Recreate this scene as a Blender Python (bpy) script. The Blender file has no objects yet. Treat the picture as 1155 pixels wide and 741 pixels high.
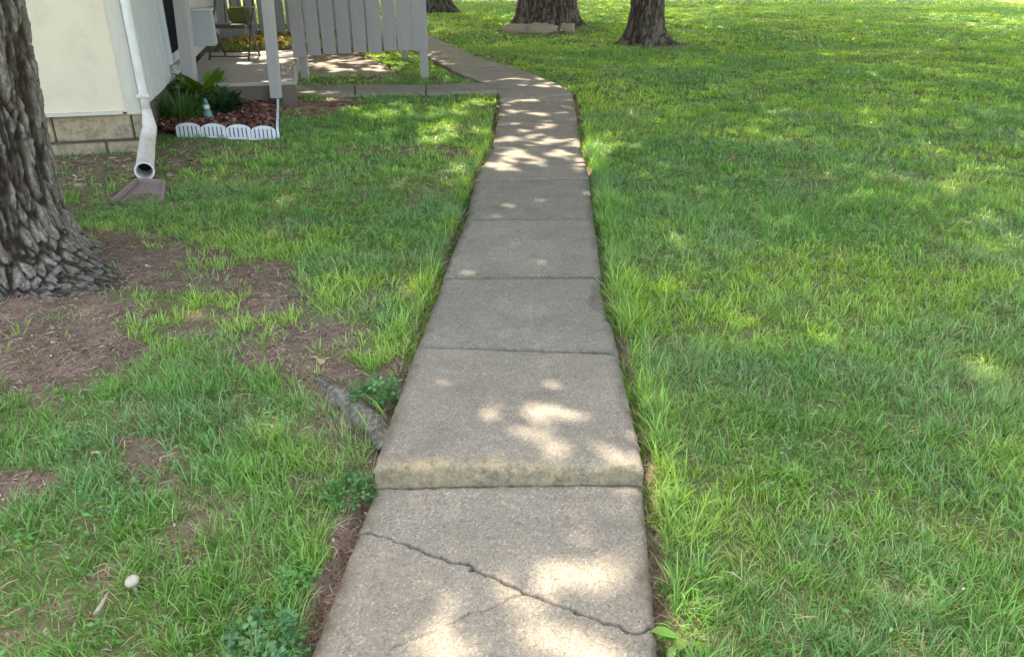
import bpy, math, random
import numpy as np
from mathutils import Vector, Matrix
rng = np.random.default_rng(7); random.seed(7)
sc = bpy.context.scene; COL = sc.collection
rad = math.radians
# ------------------------------------------------------------ camera, sky, sun, exposure
CAMH = 1.5; PITCH = 25.3; F = 868.0; PW, PH = 1155.0, 741.0
cam = bpy.data.cameras.new('camera'); camo = bpy.data.objects.new('camera', cam); COL.objects.link(camo)
camo.location = (0, 0, CAMH); camo.rotation_euler = (rad(90 - PITCH), 0, 0)
cam.sensor_width = 36; cam.lens = F / PW * 36; cam.clip_end = 1500; cam.clip_start = .05
sc.camera = camo
S = np.array([-.22, .52, .825]); S /= np.linalg.norm(S)          # direction to the sun
world = bpy.data.worlds.new('World'); sc.world = world; world.use_nodes = True
nt = world.node_tree; nt.nodes.clear()
sky = nt.nodes.new('ShaderNodeTexSky'); sky.sky_type = 'NISHITA'; sky.sun_disc = False
sky.sun_elevation = math.asin(S[2]); sky.sun_rotation = math.atan2(S[0], S[1]) % (2 * math.pi)
sky.air_density = 1.0; sky.dust_density = 3.0; sky.ozone_density = .6
bg = nt.nodes.new('ShaderNodeBackground'); bg.inputs[1].default_value = .15
wo = nt.nodes.new('ShaderNodeOutputWorld'); tnt = nt.nodes.new('ShaderNodeMix'); tnt.data_type = 'RGBA'; tnt.blend_type = 'MULTIPLY'; tnt.inputs[0].default_value = 1; tnt.inputs[7].default_value = (1, .88, .7, 1)   # hazy, slightly warm summer sky
nt.links.new(sky.outputs[0], tnt.inputs[6]); nt.links.new(tnt.outputs[2], bg.inputs[0]); nt.links.new(bg.outputs[0], wo.inputs[0])
sl = bpy.data.lights.new('sun', 'SUN'); sl.energy = 2.0; sl.angle = rad(.5); sl.color = (1, .9, .74)
so = bpy.data.objects.new('sun', sl); COL.objects.link(so); so.rotation_euler = Vector(S).to_track_quat('Z', 'Y').to_euler()
vs = sc.view_settings; vs.view_transform = 'Standard'; vs.look = 'None'; vs.gamma = 1; vs.exposure = 3.25
sc.cycles.max_bounces = 8; sc.cycles.transmission_bounces = 4; sc.cycles.sample_clamp_indirect = 8

# ------------------------------------------------------------ geometry helpers
def smooth(a, b, x):
    t = np.clip((np.asarray(x, float) - a) / (b - a), 0, 1); return t * t * (3 - 2 * t)
def macro(x, y):                       # gentle rise of the lawn with distance
    d = np.asarray(y, float) - 8
    return .01 * (d + np.sqrt(d * d + 4)) + 0 * np.asarray(x, float)
_c, _s = math.cos(rad(PITCH)), math.sin(rad(PITCH))
def G(px, py, z=0.0):                  # where the ray of a photo pixel meets the ground (+z)
    a, b = px - PW / 2, PH / 2 - py
    d = np.array([a, F * _c + b * _s, -F * _s + b * _c])
    t = CAMH / -d[2]
    for _ in range(30):
        g = float(macro(0, d[1] * t)) + z
        t = (CAMH - g) / -d[2]
    return np.array([d[0] * t, d[1] * t, g])
def ppm(y):                            # photo pixels per metre at a ground distance y
    return F / (y * _c + CAMH * _s)
def hashf(i, j, k, s):
    n = (i * 374761393 + j * 668265263 + k * 2147483647 * 3 + s * 1274126177).astype(np.uint64)
    n = (n ^ (n >> np.uint64(13))) * np.uint64(1274126177); n &= np.uint64(0xffffffff)
    n = n ^ (n >> np.uint64(16)); n = (n * np.uint64(2246822519)) & np.uint64(0xffffffff); n ^= n >> np.uint64(13)
    return (n & np.uint64(0xffffff)).astype(float) / 0xffffff
def noise(x, y, z=0.0, s=0):
    x, y, z = np.broadcast_arrays(np.asarray(x, float), np.asarray(y, float), np.asarray(z, float))
    xi, yi, zi = np.floor(x), np.floor(y), np.floor(z)
    fx, fy, fz = x - xi, y - yi, z - zi
    fx, fy, fz = [t * t * (3 - 2 * t) for t in (fx, fy, fz)]
    xi, yi, zi = [(t + 5000).astype(np.int64) for t in (xi, yi, zi)]
    r = 0
    for a in (0, 1):
        for b in (0, 1):
            for c in (0, 1):
                w = (fx if a else 1 - fx) * (fy if b else 1 - fy) * (fz if c else 1 - fz)
                r = r + w * hashf(xi + a, yi + b, zi + c, s)
    return r
def fbm(x, y, z=0.0, s=0, o=4):
    r, a, t = 0, 1.0, 0
    for k in range(o):
        r = r + a * noise(x * 2 ** k, y * 2 ** k, np.asarray(z) * 2 ** k, s + k); t += a; a *= .5
    return r / t
def voro(x, y, z, s=0):                # F1, F2, cell random
    xi, yi, zi = [np.floor(t).astype(np.int64) for t in (x, y, z)]
    f1 = np.full(x.shape, 9.); f2 = f1.copy(); cid = np.zeros(x.shape)
    for a in (-1, 0, 1):
        for b in (-1, 0, 1):
            for c in (-1, 0, 1):
                i, j, k = xi + a + 5000, yi + b + 5000, zi + c + 5000
                dx = xi + a + hashf(i, j, k, s) - x; dy = yi + b + hashf(i, j, k, s + 1) - y; dz = zi + c + hashf(i, j, k, s + 2) - z
                d = np.sqrt(dx * dx + dy * dy + dz * dz)
                n = d < f1
                f2 = np.where(n, f1, np.minimum(f2, d)); cid = np.where(n, hashf(i, j, k, s + 3), cid); f1 = np.where(n, d, f1)
    return f1, f2, cid
def inpoly(x, y, P):
    r = np.zeros(np.shape(x), bool); n = len(P)
    for i in range(n):
        x1, y1 = P[i][:2]; x2, y2 = P[(i + 1) % n][:2]
        if y1 == y2: continue
        r ^= ((y1 > y) != (y2 > y)) & (x < (x2 - x1) * (y - y1) / (y2 - y1) + x1)
    return r
def dline(x, y, P, closed=True):
    d = np.full(np.shape(x), 1e9); n = len(P)
    for i in range(n if closed else n - 1):
        a = np.array(P[i][:2]); b = np.array(P[(i + 1) % n][:2]); e = b - a
        t = np.clip(((x - a[0]) * e[0] + (y - a[1]) * e[1]) / (e @ e + 1e-12), 0, 1)
        d = np.minimum(d, np.hypot(x - a[0] - t * e[0], y - a[1] - t * e[1]))
    return d
def npmesh(name, V, quads=None, tris=None, mat=None, parent=None, col=None, smoothf=False, attrs=None):
    me = bpy.data.meshes.new(name); V = np.asarray(V, np.float32)
    me.vertices.add(len(V)); me.vertices.foreach_set('co', V.ravel())
    L, T = [], []
    for q, n in ((quads, 4), (tris, 3)):
        if q is not None and len(q):
            q = np.asarray(q, np.int32); L.append(q.ravel()); T.append(np.full(len(q), n, np.int32))
    L = np.concatenate(L); T = np.concatenate(T)
    me.loops.add(len(L)); me.loops.foreach_set('vertex_index', L)
    me.polygons.add(len(T)); me.polygons.foreach_set('loop_start', np.concatenate([[0], np.cumsum(T)[:-1]]).astype(np.int32))
    if smoothf: me.polygons.foreach_set('use_smooth', np.ones(len(T), bool))
    me.update(calc_edges=True)
    if col is not None:
        a = me.color_attributes.new('Col', 'FLOAT_COLOR', 'POINT')
        c = np.ones((len(V), 4), np.float32); c[:, :3] = col; a.data.foreach_set('color', c.ravel())
    for k, v in (attrs or {}).items():
        a = me.attributes.new(k, 'FLOAT', 'POINT'); a.data.foreach_set('value', np.asarray(v, np.float32))
    if mat: me.materials.append(mat)
    o = bpy.data.objects.new(name, me); COL.objects.link(o)
    if parent: o.parent = parent
    return o
class MB:
    def __init__(s): s.V = []; s.F = []
    def add(s, V, Fs):
        n = len(s.V); s.V += [tuple(v) for v in V]; s.F += [tuple(i + n for i in f) for f in Fs]
    def box(s, c, h, M=None):
        V = [Vector((a * h[0], b * h[1], d * h[2])) for a in (-1, 1) for b in (-1, 1) for d in (-1, 1)]
        if M is not None: V = [M @ v for v in V]
        s.add([v + Vector(c) for v in V], [(0, 1, 3, 2), (4, 6, 7, 5), (0, 4, 5, 1), (2, 3, 7, 6), (0, 2, 6, 4), (1, 5, 7, 3)])
    def bar(s, a, b, w, d, side=None):       # box beam from a to b
        a, b = Vector(a), Vector(b); z = (b - a).normalized()
        x = Vector(side).normalized() if side is not None else (Vector((0, 0, 1)) if abs(z.z) < .9 else Vector((1, 0, 0)))
        x = (x - z * x.dot(z)).normalized(); y = z.cross(x)
        s.add([p + x * i * w / 2 + y * j * d / 2 for p in (a, b) for i, j in ((-1, -1), (1, -1), (1, 1), (-1, 1))],
              [(3, 2, 1, 0), (4, 5, 6, 7), (0, 1, 5, 4), (1, 2, 6, 5), (2, 3, 7, 6), (3, 0, 4, 7)])
    def tube(s, P, R, n=10, caps=True):
        P = [Vector(p) for p in P]; R = R if hasattr(R, '__len__') else [R] * len(P); rings = []; V = []
        x = None
        for i, p in enumerate(P):
            t = (P[min(i + 1, len(P) - 1)] - P[max(i - 1, 0)]).normalized()
            if x is None: x = t.orthogonal().normalized()
            x = (x - t * x.dot(t)).normalized(); y = t.cross(x)
            for k in range(n):
                a = 2 * math.pi * k / n; V.append(p + (x * math.cos(a) + y * math.sin(a)) * R[i])
        Fs = [(i * n + k, i * n + (k + 1) % n, (i + 1) * n + (k + 1) % n, (i + 1) * n + k) for i in range(len(P) - 1) for k in range(n)]
        if caps: Fs += [tuple(reversed(range(n))), tuple((len(P) - 1) * n + k for k in range(n))]
        s.add(V, Fs)
    def prism(s, poly, z0, z1):
        n = len(poly)
        z0 = z0 if hasattr(z0, '__len__') else [z0] * n; z1 = z1 if hasattr(z1, '__len__') else [z1] * n
        s.add([(p[0], p[1], z) for p, z in zip(poly, z0)] + [(p[0], p[1], z) for p, z in zip(poly, z1)],
              [tuple(reversed(range(n))), tuple(range(n, 2 * n))] + [(i, (i + 1) % n, n + (i + 1) % n, n + i) for i in range(n)])
    def build(s, name, mat, parent=None, bevel=0, smoothf=False):
        me = bpy.data.meshes.new(name); me.from_pydata(s.V, [], s.F); me.materials.append(mat)
        import bmesh
        bm = bmesh.new(); bm.from_mesh(me); bmesh.ops.recalc_face_normals(bm, faces=bm.faces)
        if bevel:
            bmesh.ops.bevel(bm, geom=[e for e in bm.edges if len(e.link_faces) == 2 and e.calc_face_angle(0) > .6], offset=bevel, segments=2, affect='EDGES', clamp_overlap=True)
        bm.to_mesh(me); bm.free()
        if smoothf:
            for p in me.polygons: p.use_smooth = True
        o = bpy.data.objects.new(name, me); COL.objects.link(o)
        if parent: o.parent = parent
        return o
def thing(name, label, cat, loc=(0, 0, 0), group=None):
    o = bpy.data.objects.new(name, None); COL.objects.link(o); o.location = loc; o.empty_display_size = .1
    return tag(o, label, cat, group)
def tag(o, label, cat, group=None, kind=None):
    o['label'] = label; o['category'] = cat
    if group: o['group'] = group
    if kind: o['kind'] = kind
    return o
def rebase(root):
    """children were modelled in world space: shift them so the empty sits at the thing's base"""
    bpy.context.view_layer.update()
    for c in root.children: c.matrix_parent_inverse = Matrix.Translation(-root.location)

# ------------------------------------------------------------ material helper
class Mat:
    def __init__(s, name, rough=.8, spec=.3):
        s.m = bpy.data.materials.new(name); s.m.use_nodes = True; s.t = s.m.node_tree; s.n = s.t.nodes
        s.b = s.n['Principled BSDF']; s.b.inputs['Roughness'].default_value = rough; s.b.inputs['Specular IOR Level'].default_value = spec
        s.tc = s.n.new('ShaderNodeTexCoord').outputs['Object']
    def L(s, a, b): s.t.links.new(a, b)
    def val(s, v, inp):
        if isinstance(v, bpy.types.NodeSocket): s.L(v, inp)
        elif hasattr(v, '__len__'): inp.default_value = (*v, 1) if len(v) == 3 and len(inp.default_value) == 4 else v
        else: inp.default_value = v
    def scale(s, sc_):
        m = s.n.new('ShaderNodeMapping'); m.inputs['Scale'].default_value = sc_; s.L(s.tc, m.inputs[0]); return m.outputs[0]
    def noise(s, scale, detail=4, rough=.6, vec=None, dist=0):
        n = s.n.new('ShaderNodeTexNoise'); n.inputs['Scale'].default_value = scale; n.inputs['Detail'].default_value = detail
        n.inputs['Roughness'].default_value = rough; n.inputs['Distortion'].default_value = dist; s.L(vec or s.tc, n.inputs['Vector']); return n.outputs[0]
    def voro(s, scale, vec=None, out='Distance', feature='F1'):
        n = s.n.new('ShaderNodeTexVoronoi'); n.feature = feature; n.inputs['Scale'].default_value = scale; s.L(vec or s.tc, n.inputs['Vector']); return n.outputs[out]
    def ramp(s, v, *stops):
        n = s.n.new('ShaderNodeValToRGB'); e = n.color_ramp.elements; s.L(v, n.inputs[0])
        while len(e) < len(stops): e.new(.5)
        for el, (p, c) in zip(e, stops):
            el.position = p; el.color = (*c, 1) if hasattr(c, '__len__') else (c, c, c, 1)
        return n.outputs[0]
    def mix(s, f, a, b, mode='MIX'):
        n = s.n.new('ShaderNodeMix'); n.data_type = 'RGBA'; n.blend_type = mode; n.clamp_factor = True
        s.val(f, n.inputs[0]); s.val(a, n.inputs[6]); s.val(b, n.inputs[7]); return n.outputs[2]
    def math(s, op, a, b=0.0):
        n = s.n.new('ShaderNodeMath'); n.operation = op; s.val(a, n.inputs[0]); s.val(b, n.inputs[1]); return n.outputs[0]
    def attr(s, name, out='Fac'):
        n = s.n.new('ShaderNodeAttribute'); n.attribute_name = name; return n.outputs[out]
    def col(s, v): s.val(v, s.b.inputs['Base Color']); return s
    def bump(s, h, strength=.3, dist=.01):
        n = s.n.new('ShaderNodeBump'); n.inputs['Strength'].default_value = strength; n.inputs['Distance'].default_value = dist
        s.L(h, n.inputs['Height']); s.L(n.outputs[0], s.b.inputs['Normal']); return s

# leaf / grass material: diffuse + translucency, colour from the blade's own colour
def leafmat(name, col=None, trans=.4, rough=.45, spec=.35, tint=(1.25, 1.25, .55)):
    m = Mat(name, rough, spec)
    c = m.attr('Col', 'Color') if col is None else m.mix(m.noise(18, 3), [v * .7 for v in col], [min(1, v * 1.35) for v in col])
    m.col(c)
    tr = m.n.new('ShaderNodeBsdfTranslucent'); m.L(m.mix(1.0, c, tint, 'MULTIPLY'), tr.inputs[0])
    mx = m.n.new('ShaderNodeMixShader'); mx.inputs[0].default_value = trans
    m.L(m.b.outputs[0], mx.inputs[1]); m.L(tr.outputs[0], mx.inputs[2]); m.L(mx.outputs[0], m.n['Material Output'].inputs[0])
    return m.m

# concrete: exposed sand grain, dark pits, old stains, ochre algae along the lifted lip
def concrete_mat(name, base=(.245, .212, .17), lip=False):
    m = Mat(name, .92, .15)
    big = m.noise(2.3, 5, .65); mid = m.noise(14, 5, .7); fine = m.noise(230, 3, .8)
    c = m.mix(m.ramp(big, (.3, 0), (.72, 1)), [v * .78 for v in base], [v * 1.12 for v in base])
    c = m.mix(m.ramp(mid, (.35, 0), (.75, .55)), c, (.25, .225, .17))
    c = m.mix(m.ramp(m.noise(1.3, 7, .75, dist=1.2), (.45, 0), (.68, .7)), c, (.17, .15, .12))
    c = m.mix(m.ramp(m.noise(5, 7, .8, dist=.6), (.52, 0), (.66, .5)), c, (.32, .275, .22))
    c = m.mix(m.ramp(m.noise(3.1, 3, .5), (.6, 0), (.7, .35)), c, (.12, .11, .085))
    grain = m.voro(150, out='Color')
    g = m.ramp(grain, (.05, .35), (.3, .9), (.7, 1.1), (.95, 1.9))
    c = m.mix(.55, c, g, 'MULTIPLY')
    c = m.mix(m.ramp(fine, (.38, .75), (.5, 0)), c, (.08, .075, .065))
    pits = m.ramp(m.voro(21), (.035, 1), (.075, 0)); sel = m.ramp(m.noise(9, 2), (.52, 0), (.6, .75))
    c = m.mix(m.math('MULTIPLY', pits, sel), c, (.07, .06, .05))
    if lip:
        a = m.attr('lip'); n = m.ramp(m.noise(9, 5, .75), (.35, .15), (.6, 1))
        c = m.mix(m.math('MULTIPLY', m.math('MULTIPLY', a, n), .75), c, (.35, .27, .15))
        c = m.mix(m.math('MULTIPLY', m.math('MULTIPLY', a, m.ramp(m.noise(38, 5, .8), (.5, 0), (.62, 1))), .7), c, (.1, .075, .05)); d = m.attr('crack'); c = m.mix(m.math('MULTIPLY', d, .85), c, (.05, .043, .035))
        c = m.mix(1.0, c, m.ramp(m.attr('tone'), (0, (1.0, .99, .98)), (1, (1.1, 1.08, 1.05))), 'MULTIPLY'); c = m.mix(m.math('MULTIPLY', m.attr('edge'), m.ramp(m.noise(11, 6, .8), (.35, .2), (.6, .85))), c, (.1, .08, .055))
        e = m.attr('broken'); c = m.mix(m.math('MULTIPLY', e, .6), c, (.24, .21, .17))
    m.col(c)
    h = m.math('ADD', m.math('MULTIPLY', fine, .7), m.math('MULTIPLY', grain, .5)); h = m.math('ADD', h, m.math('MULTIPLY', mid, 1.2))
    m.bump(h, .55, .003)
    return m.m
M = {}
M['concrete'] = concrete_mat('concrete', lip=True)
M['patio'] = concrete_mat('patio_concrete', (.29, .255, .21))
g_ = Mat('soil', .97, .1)
cs = g_.mix(g_.ramp(g_.noise(7, 6, .7), (.3, 0), (.7, 1)), (.14, .088, .066), (.31, .21, .165))
cs = g_.mix(g_.ramp(g_.voro(120, out='Color'), (.1, .8), (.35, 0)), cs, (.05, .033, .024))
cs = g_.mix(g_.ramp(g_.noise(60, 4, .8), (.55, 0), (.75, .8)), cs, (.27, .2, .14))
cg = g_.mix(g_.ramp(g_.noise(45, 6, .85), (.35, 0), (.65, 1)), (.075, .115, .035), (.19, .2, .08))
g_.col(g_.mix(g_.attr('bare'), cg, cs)).bump(g_.noise(90, 6, .8), .8, .012); M['soil'] = g_.m
M['grass'] = leafmat('grass_blades', None, .45, .4, .5)
M['leaf'] = leafmat('tree_leaves', (.055, .1, .02), .3)
M['litter'] = leafmat('litter', None, .1, .8, .1, (1, .9, .7))
def bark_mat(name, c1, c2, c3):
    m = Mat(name, .95, .08); v = m.scale((1, 1, .35))
    c = m.mix(m.attr('ridge'), c1, c2)
    c = m.mix(m.math('MULTIPLY', m.ramp(m.noise(48, 6, .85, v), (.48, 0), (.6, 1)), m.ramp(m.attr('ridge'), (.35, 0), (.7, .9))), c, c3)
    c = m.mix(m.math('MULTIPLY', m.attr('scar'), .8), c, (.22, .085, .05))
    c = m.mix(m.math('MULTIPLY', m.attr('moss'), .6), c, (.05, .045, .03))
    m.col(c).bump(m.noise(45, 8, .85, v), 1, .03); return m.m
M['bark'] = bark_mat('furrowed_bark', (.05, .036, .028), (.27, .225, .185), (.5, .46, .41))
M['bark_far'] = bark_mat('far_bark', (.05, .038, .03), (.16, .13, .11), (.28, .25, .22))
def paint(name, c, dirt=(.25, .22, .17), amt=.5, rough=.6, sc_=3, grain=(1, 1, 1), bs=.15, th=(.55, .8)):
    m = Mat(name, rough, .3); v = m.scale(grain)
    x = m.mix(m.ramp(m.noise(sc_, 6, .7, v), (.3, 0), (.8, 1)), c, [k * .85 for k in c])
    x = m.mix(m.ramp(m.noise(sc_ * 4, 6, .8, v), (th[0], 0), (th[1], amt)), x, dirt)
    m.col(x).bump(m.noise(sc_ * 25, 5, .7, v), bs, .004); return m.m
M['cream'] = paint('cream_wall', (.64, .55, .42), (.45, .38, .27), .45, .8, 1.3, bs=.2, th=(.5, .75))
M['foundation'] = paint('foundation_block', (.36, .29, .2), (.13, .1, .07), .8, .95, 3.5, bs=.8, th=(.46, .66))
M['mortar'] = paint('mortar', (.12, .1, .08), (.07, .06, .05), .5, .95, 9)
M['siding'] = paint('white_siding', (.56, .56, .58), (.36, .34, .32), .45, .6, 2.5, (3, 3, .6))
M['trim'] = paint('beige_trim', (.52, .48, .42), (.3, .27, .22), .4, .6, 3, (2, 2, .5))
M['spout'] = paint('painted_downspout', (.62, .6, .57), (.3, .27, .24), .5, .45, 5, (1, 1, .4), th=(.5, .72), bs=.03)
M['spout_old'] = paint('worn_downspout', (.62, .57, .52), (.3, .26, .23), .7, .5, 4, th=(.48, .7), bs=.04)
M['dark'] = paint('painted_inner_shade', (.012, .012, .012), (.01, .01, .01), 0, .9)
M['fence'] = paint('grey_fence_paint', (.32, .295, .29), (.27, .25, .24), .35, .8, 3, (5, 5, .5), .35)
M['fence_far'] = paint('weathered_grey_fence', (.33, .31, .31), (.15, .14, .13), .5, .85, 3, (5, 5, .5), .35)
M['post'] = paint('grey_white_post', (.39, .365, .36), (.3, .28, .26), .4, .75, 3, (4, 4, .4), .3)
M['rot'] = paint('dark_rotted_wood', (.06, .05, .045), (.03, .025, .02), .5, .95, 9)
M['glass'] = paint('dark_window', (.015, .017, .02), (.03, .03, .03), .1, .85)
M['glass'].node_tree.nodes['Principled BSDF'].inputs['Specular IOR Level'].default_value = .03
M['roof'] = paint('roof_shingle', (.12, .11, .1), (.06, .055, .05), .5, .95, 8)
M['clay'] = paint('splash_block', (.25, .18, .165), (.09, .07, .06), .6, .95, 7, bs=.5)
M['plastic'] = paint('white_plastic_edging', (.62, .63, .68), (.3, .28, .26), .45, .5, 14)
M['metal'] = paint('dark_metal', (.06, .055, .05), (.12, .08, .05), .4, .5, 12)
M['olive'] = paint('olive_cushion', (.13, .13, .035), (.07, .07, .02), .4, .95, 12)
M['stone'] = paint('pale_stone', (.4, .33, .25), (.16, .14, .1), .8, .95, 4, bs=.8)
M['mush'] = paint('mushroom', (.4, .35, .28), (.4, .35, .28), .5, .7, 60)
M['teal'] = paint('teal_glaze', (.12, .24, .23), (.5, .56, .55), .9, .35, 30)
M['white'] = paint('white_glaze', (.7, .72, .72), (.3, .4, .4), .4, .35, 30)
M['box'] = paint('grey_metal_box', (.4, .4, .42), (.28, .27, .26), .3, .55, 5)
mm = Mat('mulch', .97, .1); ch = mm.voro(26, mm.scale((1, 2.2, 1)), 'Color')
mm.col(mm.mix(mm.ramp(ch, (.2, 0), (.8, 1)), (.075, .028, .022), (.24, .11, .085))).bump(ch, 1, .02); M['mulch'] = mm.m

# ------------------------------------------------------------ layout on the ground
Lpx = [(350, 741), (386, 645), (425, 547), (470, 392), (500, 311), (526, 247), (535, 208), (545, 184), (556, 165), (564, 113)]
Rpx = [(742, 741), (733, 645), (724, 543), (697, 395), (677, 310), (669, 247), (664, 200), (656, 165), (651, 138), (646, 106)]
Lp = [G(*p) for p in Lpx]; Rp = [G(*p) for p in Rpx]
def ext(A, y): a, b = A[0], A[2]; t = (y - a[1]) / (b[1] - a[1]); return a + (b - a) * t
Lp = [ext(Lp, .3)] + Lp; Rp = [ext(Rp, .3)] + Rp
lx = lambda y: np.interp(y, [p[1] for p in Lp], [p[0] for p in Lp]); rx = lambda y: np.interp(y, [p[1] for p in Rp], [p[0] for p in Rp])
far_r = [G(*p) for p in [(646, 106), (630, 96), (596, 82), (574, 75.5), (540, 65), (514, 54), (487, 42), (455, 30), (400, 12)]]
far_l = [G(*p) for p in [(564, 113), (562, 105), (546, 95), (512, 81), (485, 66), (458, 53), (425, 39), (370, 18)]]
strip = [G(*p) for p in [(332, 108), (332, 98.5), (400, 97.5), (480, 97), (546, 95.4), (562, 104.5), (480, 107), (400, 108.5)]]
PATH = Lp[:-1] + far_l + far_r[::-1] + Rp[:-1][::-1]
# house frame: corner, direction along side wall (a) and along gable wall (b)
HC = G(169, 172); yaw = rad(14.7)
ha = np.array([-math.sin(yaw), math.cos(yaw)]); hb = np.array([-math.cos(yaw), -math.sin(yaw)])
def H(u, v, z=0): p = HC[:2] + ha * u + hb * v; return np.array([p[0], p[1], z])
pad_fr = G(336, 119)[:2]
_u = (pad_fr - HC[:2]) @ ha; _v = (pad_fr - HC[:2]) @ hb     # pad front right corner in house coordinates
PADZ = .3
PAD = [H(_u, 0), H(_u, _v), H(_u + 1.5, _v), H(_u + 3.6, _v - .1), H(_u + 3.6, 0)]
patio = [G(*p) for p in [(330, 86), (420, 84), (448, 83.5), (428, 72), (395, 63), (330, 62)]]
HOUSE = [H(0, 0), H(0, 8), H(12, 8), H(12, 0)]
BED = [H(_u - .02, .15), G(183, 153), G(200, 157), G(314, 157), G(317, 130), H(_u - .02, _v + .3)]
tree1c = G(12, 322)
trees = {'near': (tree1c, .36), 'mid': (G(725, 51), .33), 'far': (G(619, 30), .56), 'edge': (G(490, 12), .6)}

def bare_at(x, y):
    n = fbm(x * 2.2, y * 2.2, 0, 11, 4); n2 = fbm(x * 9, y * 9, 0, 15, 3)
    b = 0 * x
    spots = [(60, 400, 130, 45, 1.0), (110, 365, 90, 22, .9), (190, 325, 60, 16, .9), (300, 350, 60, 18, .9), (370, 425, 45, 22, .9), (280, 320, 55, 22, .9), (330, 385, 95, 32, .85), (400, 480, 60, 45, .8), (20, 545, 60, 18, .9),
             (120, 200, 75, 28, .75), (220, 172, 90, 12, .6), (365, 120, 48, 13, 1), (425, 460, 22, 70, 1), (395, 595, 22, 60, 1), (365, 665, 24, 45, .9), (790, 722, 50, 28, .9), (150, 500, 30, 14, .7),
             (200, 300, 60, 14, .7), (60, 690, 60, 16, .6), (340, 60, 120, 10, 1), (420, 90, 90, 5, .6), (725, 52, 55, 5, .9), (612, 36, 60, 6, .8), (895, 725, 30, 10, .4), (740, 700, 14, 60, .9), (727, 590, 12, 60, .8), (702, 440, 8, 50, .7), (230, 105, 60, 60, .9)]
    for px, py, rx_, ry_, a in spots:
        c = G(px, py); e = G(px, max(py - ry_, 5)); f = G(px, py + ry_); ryw = max(abs(e[1] - f[1]) / 2, .05); rxw = rx_ / ppm(c[1])
        d = np.hypot((x - c[0]) / rxw, (y - c[1]) / ryw)
        b = np.maximum(b, a * (1 - smooth(.6, 1.25, d + (n - .5) * 1.3)))
    d = np.hypot(x - tree1c[0], y - tree1c[1]); b = np.maximum(b, 1 - smooth(.55, .95, d + (n - .5) * .5))
    b = np.maximum(b, .7 * smooth(.54, .7, n) * (x < lx(y)) * (y < 7))
    return np.clip(b + (n2 - .5) * .5 * (b > .08), 0, 1)
SPL = [G(152, 203), G(187, 203), G(185, 226), G(122, 229)]
SOLID = [PATH, strip, PAD, HOUSE, BED, patio, SPL]
def solid_mask(x, y, m=0.0):
    r = np.zeros(x.shape, bool)
    for P in SOLID:
        r |= inpoly(x, y, P)
        if m: r |= dline(x, y, P) < m
    return r
def groundz(x, y):
    x = np.asarray(x, float); y = np.asarray(y, float)
    z = macro(x, y) + (fbm(x * 1.1, y * 1.1, 0, 3, 3) - .5) * .07 + (fbm(x * 7, y * 7, 0, 5, 3) - .5) * .03
    din = dline(x, y, PATH); ins = inpoly(x, y, PATH)
    fl = 1 - smooth(.02, .5, din)
    z = z * (1 - fl) + (macro(x, y) - .035) * fl
    z = np.where(ins | (din < .05), macro(x, y) - .07, z)
    d = np.hypot(x - tree1c[0], y - tree1c[1]); z = z + .07 * (1 - smooth(.3, 1.3, d))
    for P in (strip, patio, ): z = np.where(inpoly(x, y, P) | (dline(x, y, P) < .04), macro(x, y) - .05, z)
    return z
# ------------------------------------------------------------ ground sheet
def axis(pts):
    out = [pts[0][0]]
    for (a, s1), (b, s2) in zip(pts[:-1], pts[1:]):
        x = a
        while x < b - 1e-6:
            t = (x - a) / (b - a); x += s1 + (s2 - s1) * t; out.append(min(x, b))
    return np.array(sorted(set(np.round(out, 4))))
gx = axis([(-600, 60), (-30, 3), (-7, .15), (-3, .03), (2.6, .03), (6, .08), (12, .25), (40, 3), (600, 60)])
gy = axis([(-60, 8), (-2, .8), (1.0, .025), (5, .03), (10, .06), (20, .2), (40, 1.2), (1100, 90)])
XX, YY = np.meshgrid(gx, gy); X1, Y1 = XX.ravel(), YY.ravel()
nx, ny = len(gx), len(gy)
idx = np.arange(nx * ny).reshape(ny, nx)
quads = np.stack([idx[:-1, :-1], idx[:-1, 1:], idx[1:, 1:], idx[1:, :-1]], -1).reshape(-1, 4)
br = bare_at(X1, Y1); br = np.maximum(br, (dline(X1, Y1, PATH) < .06).astype(float))
Z1 = groundz(X1, Y1) + .01 * (fbm(X1 * 30, Y1 * 30, 0, 9, 2) - .5) * (br > .3)
gnd = npmesh('ground', np.stack([X1, Y1, Z1], 1), quads, mat=M['soil'], smoothf=True, attrs={'bare': br}); gnd['kind'] = 'structure'

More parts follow.
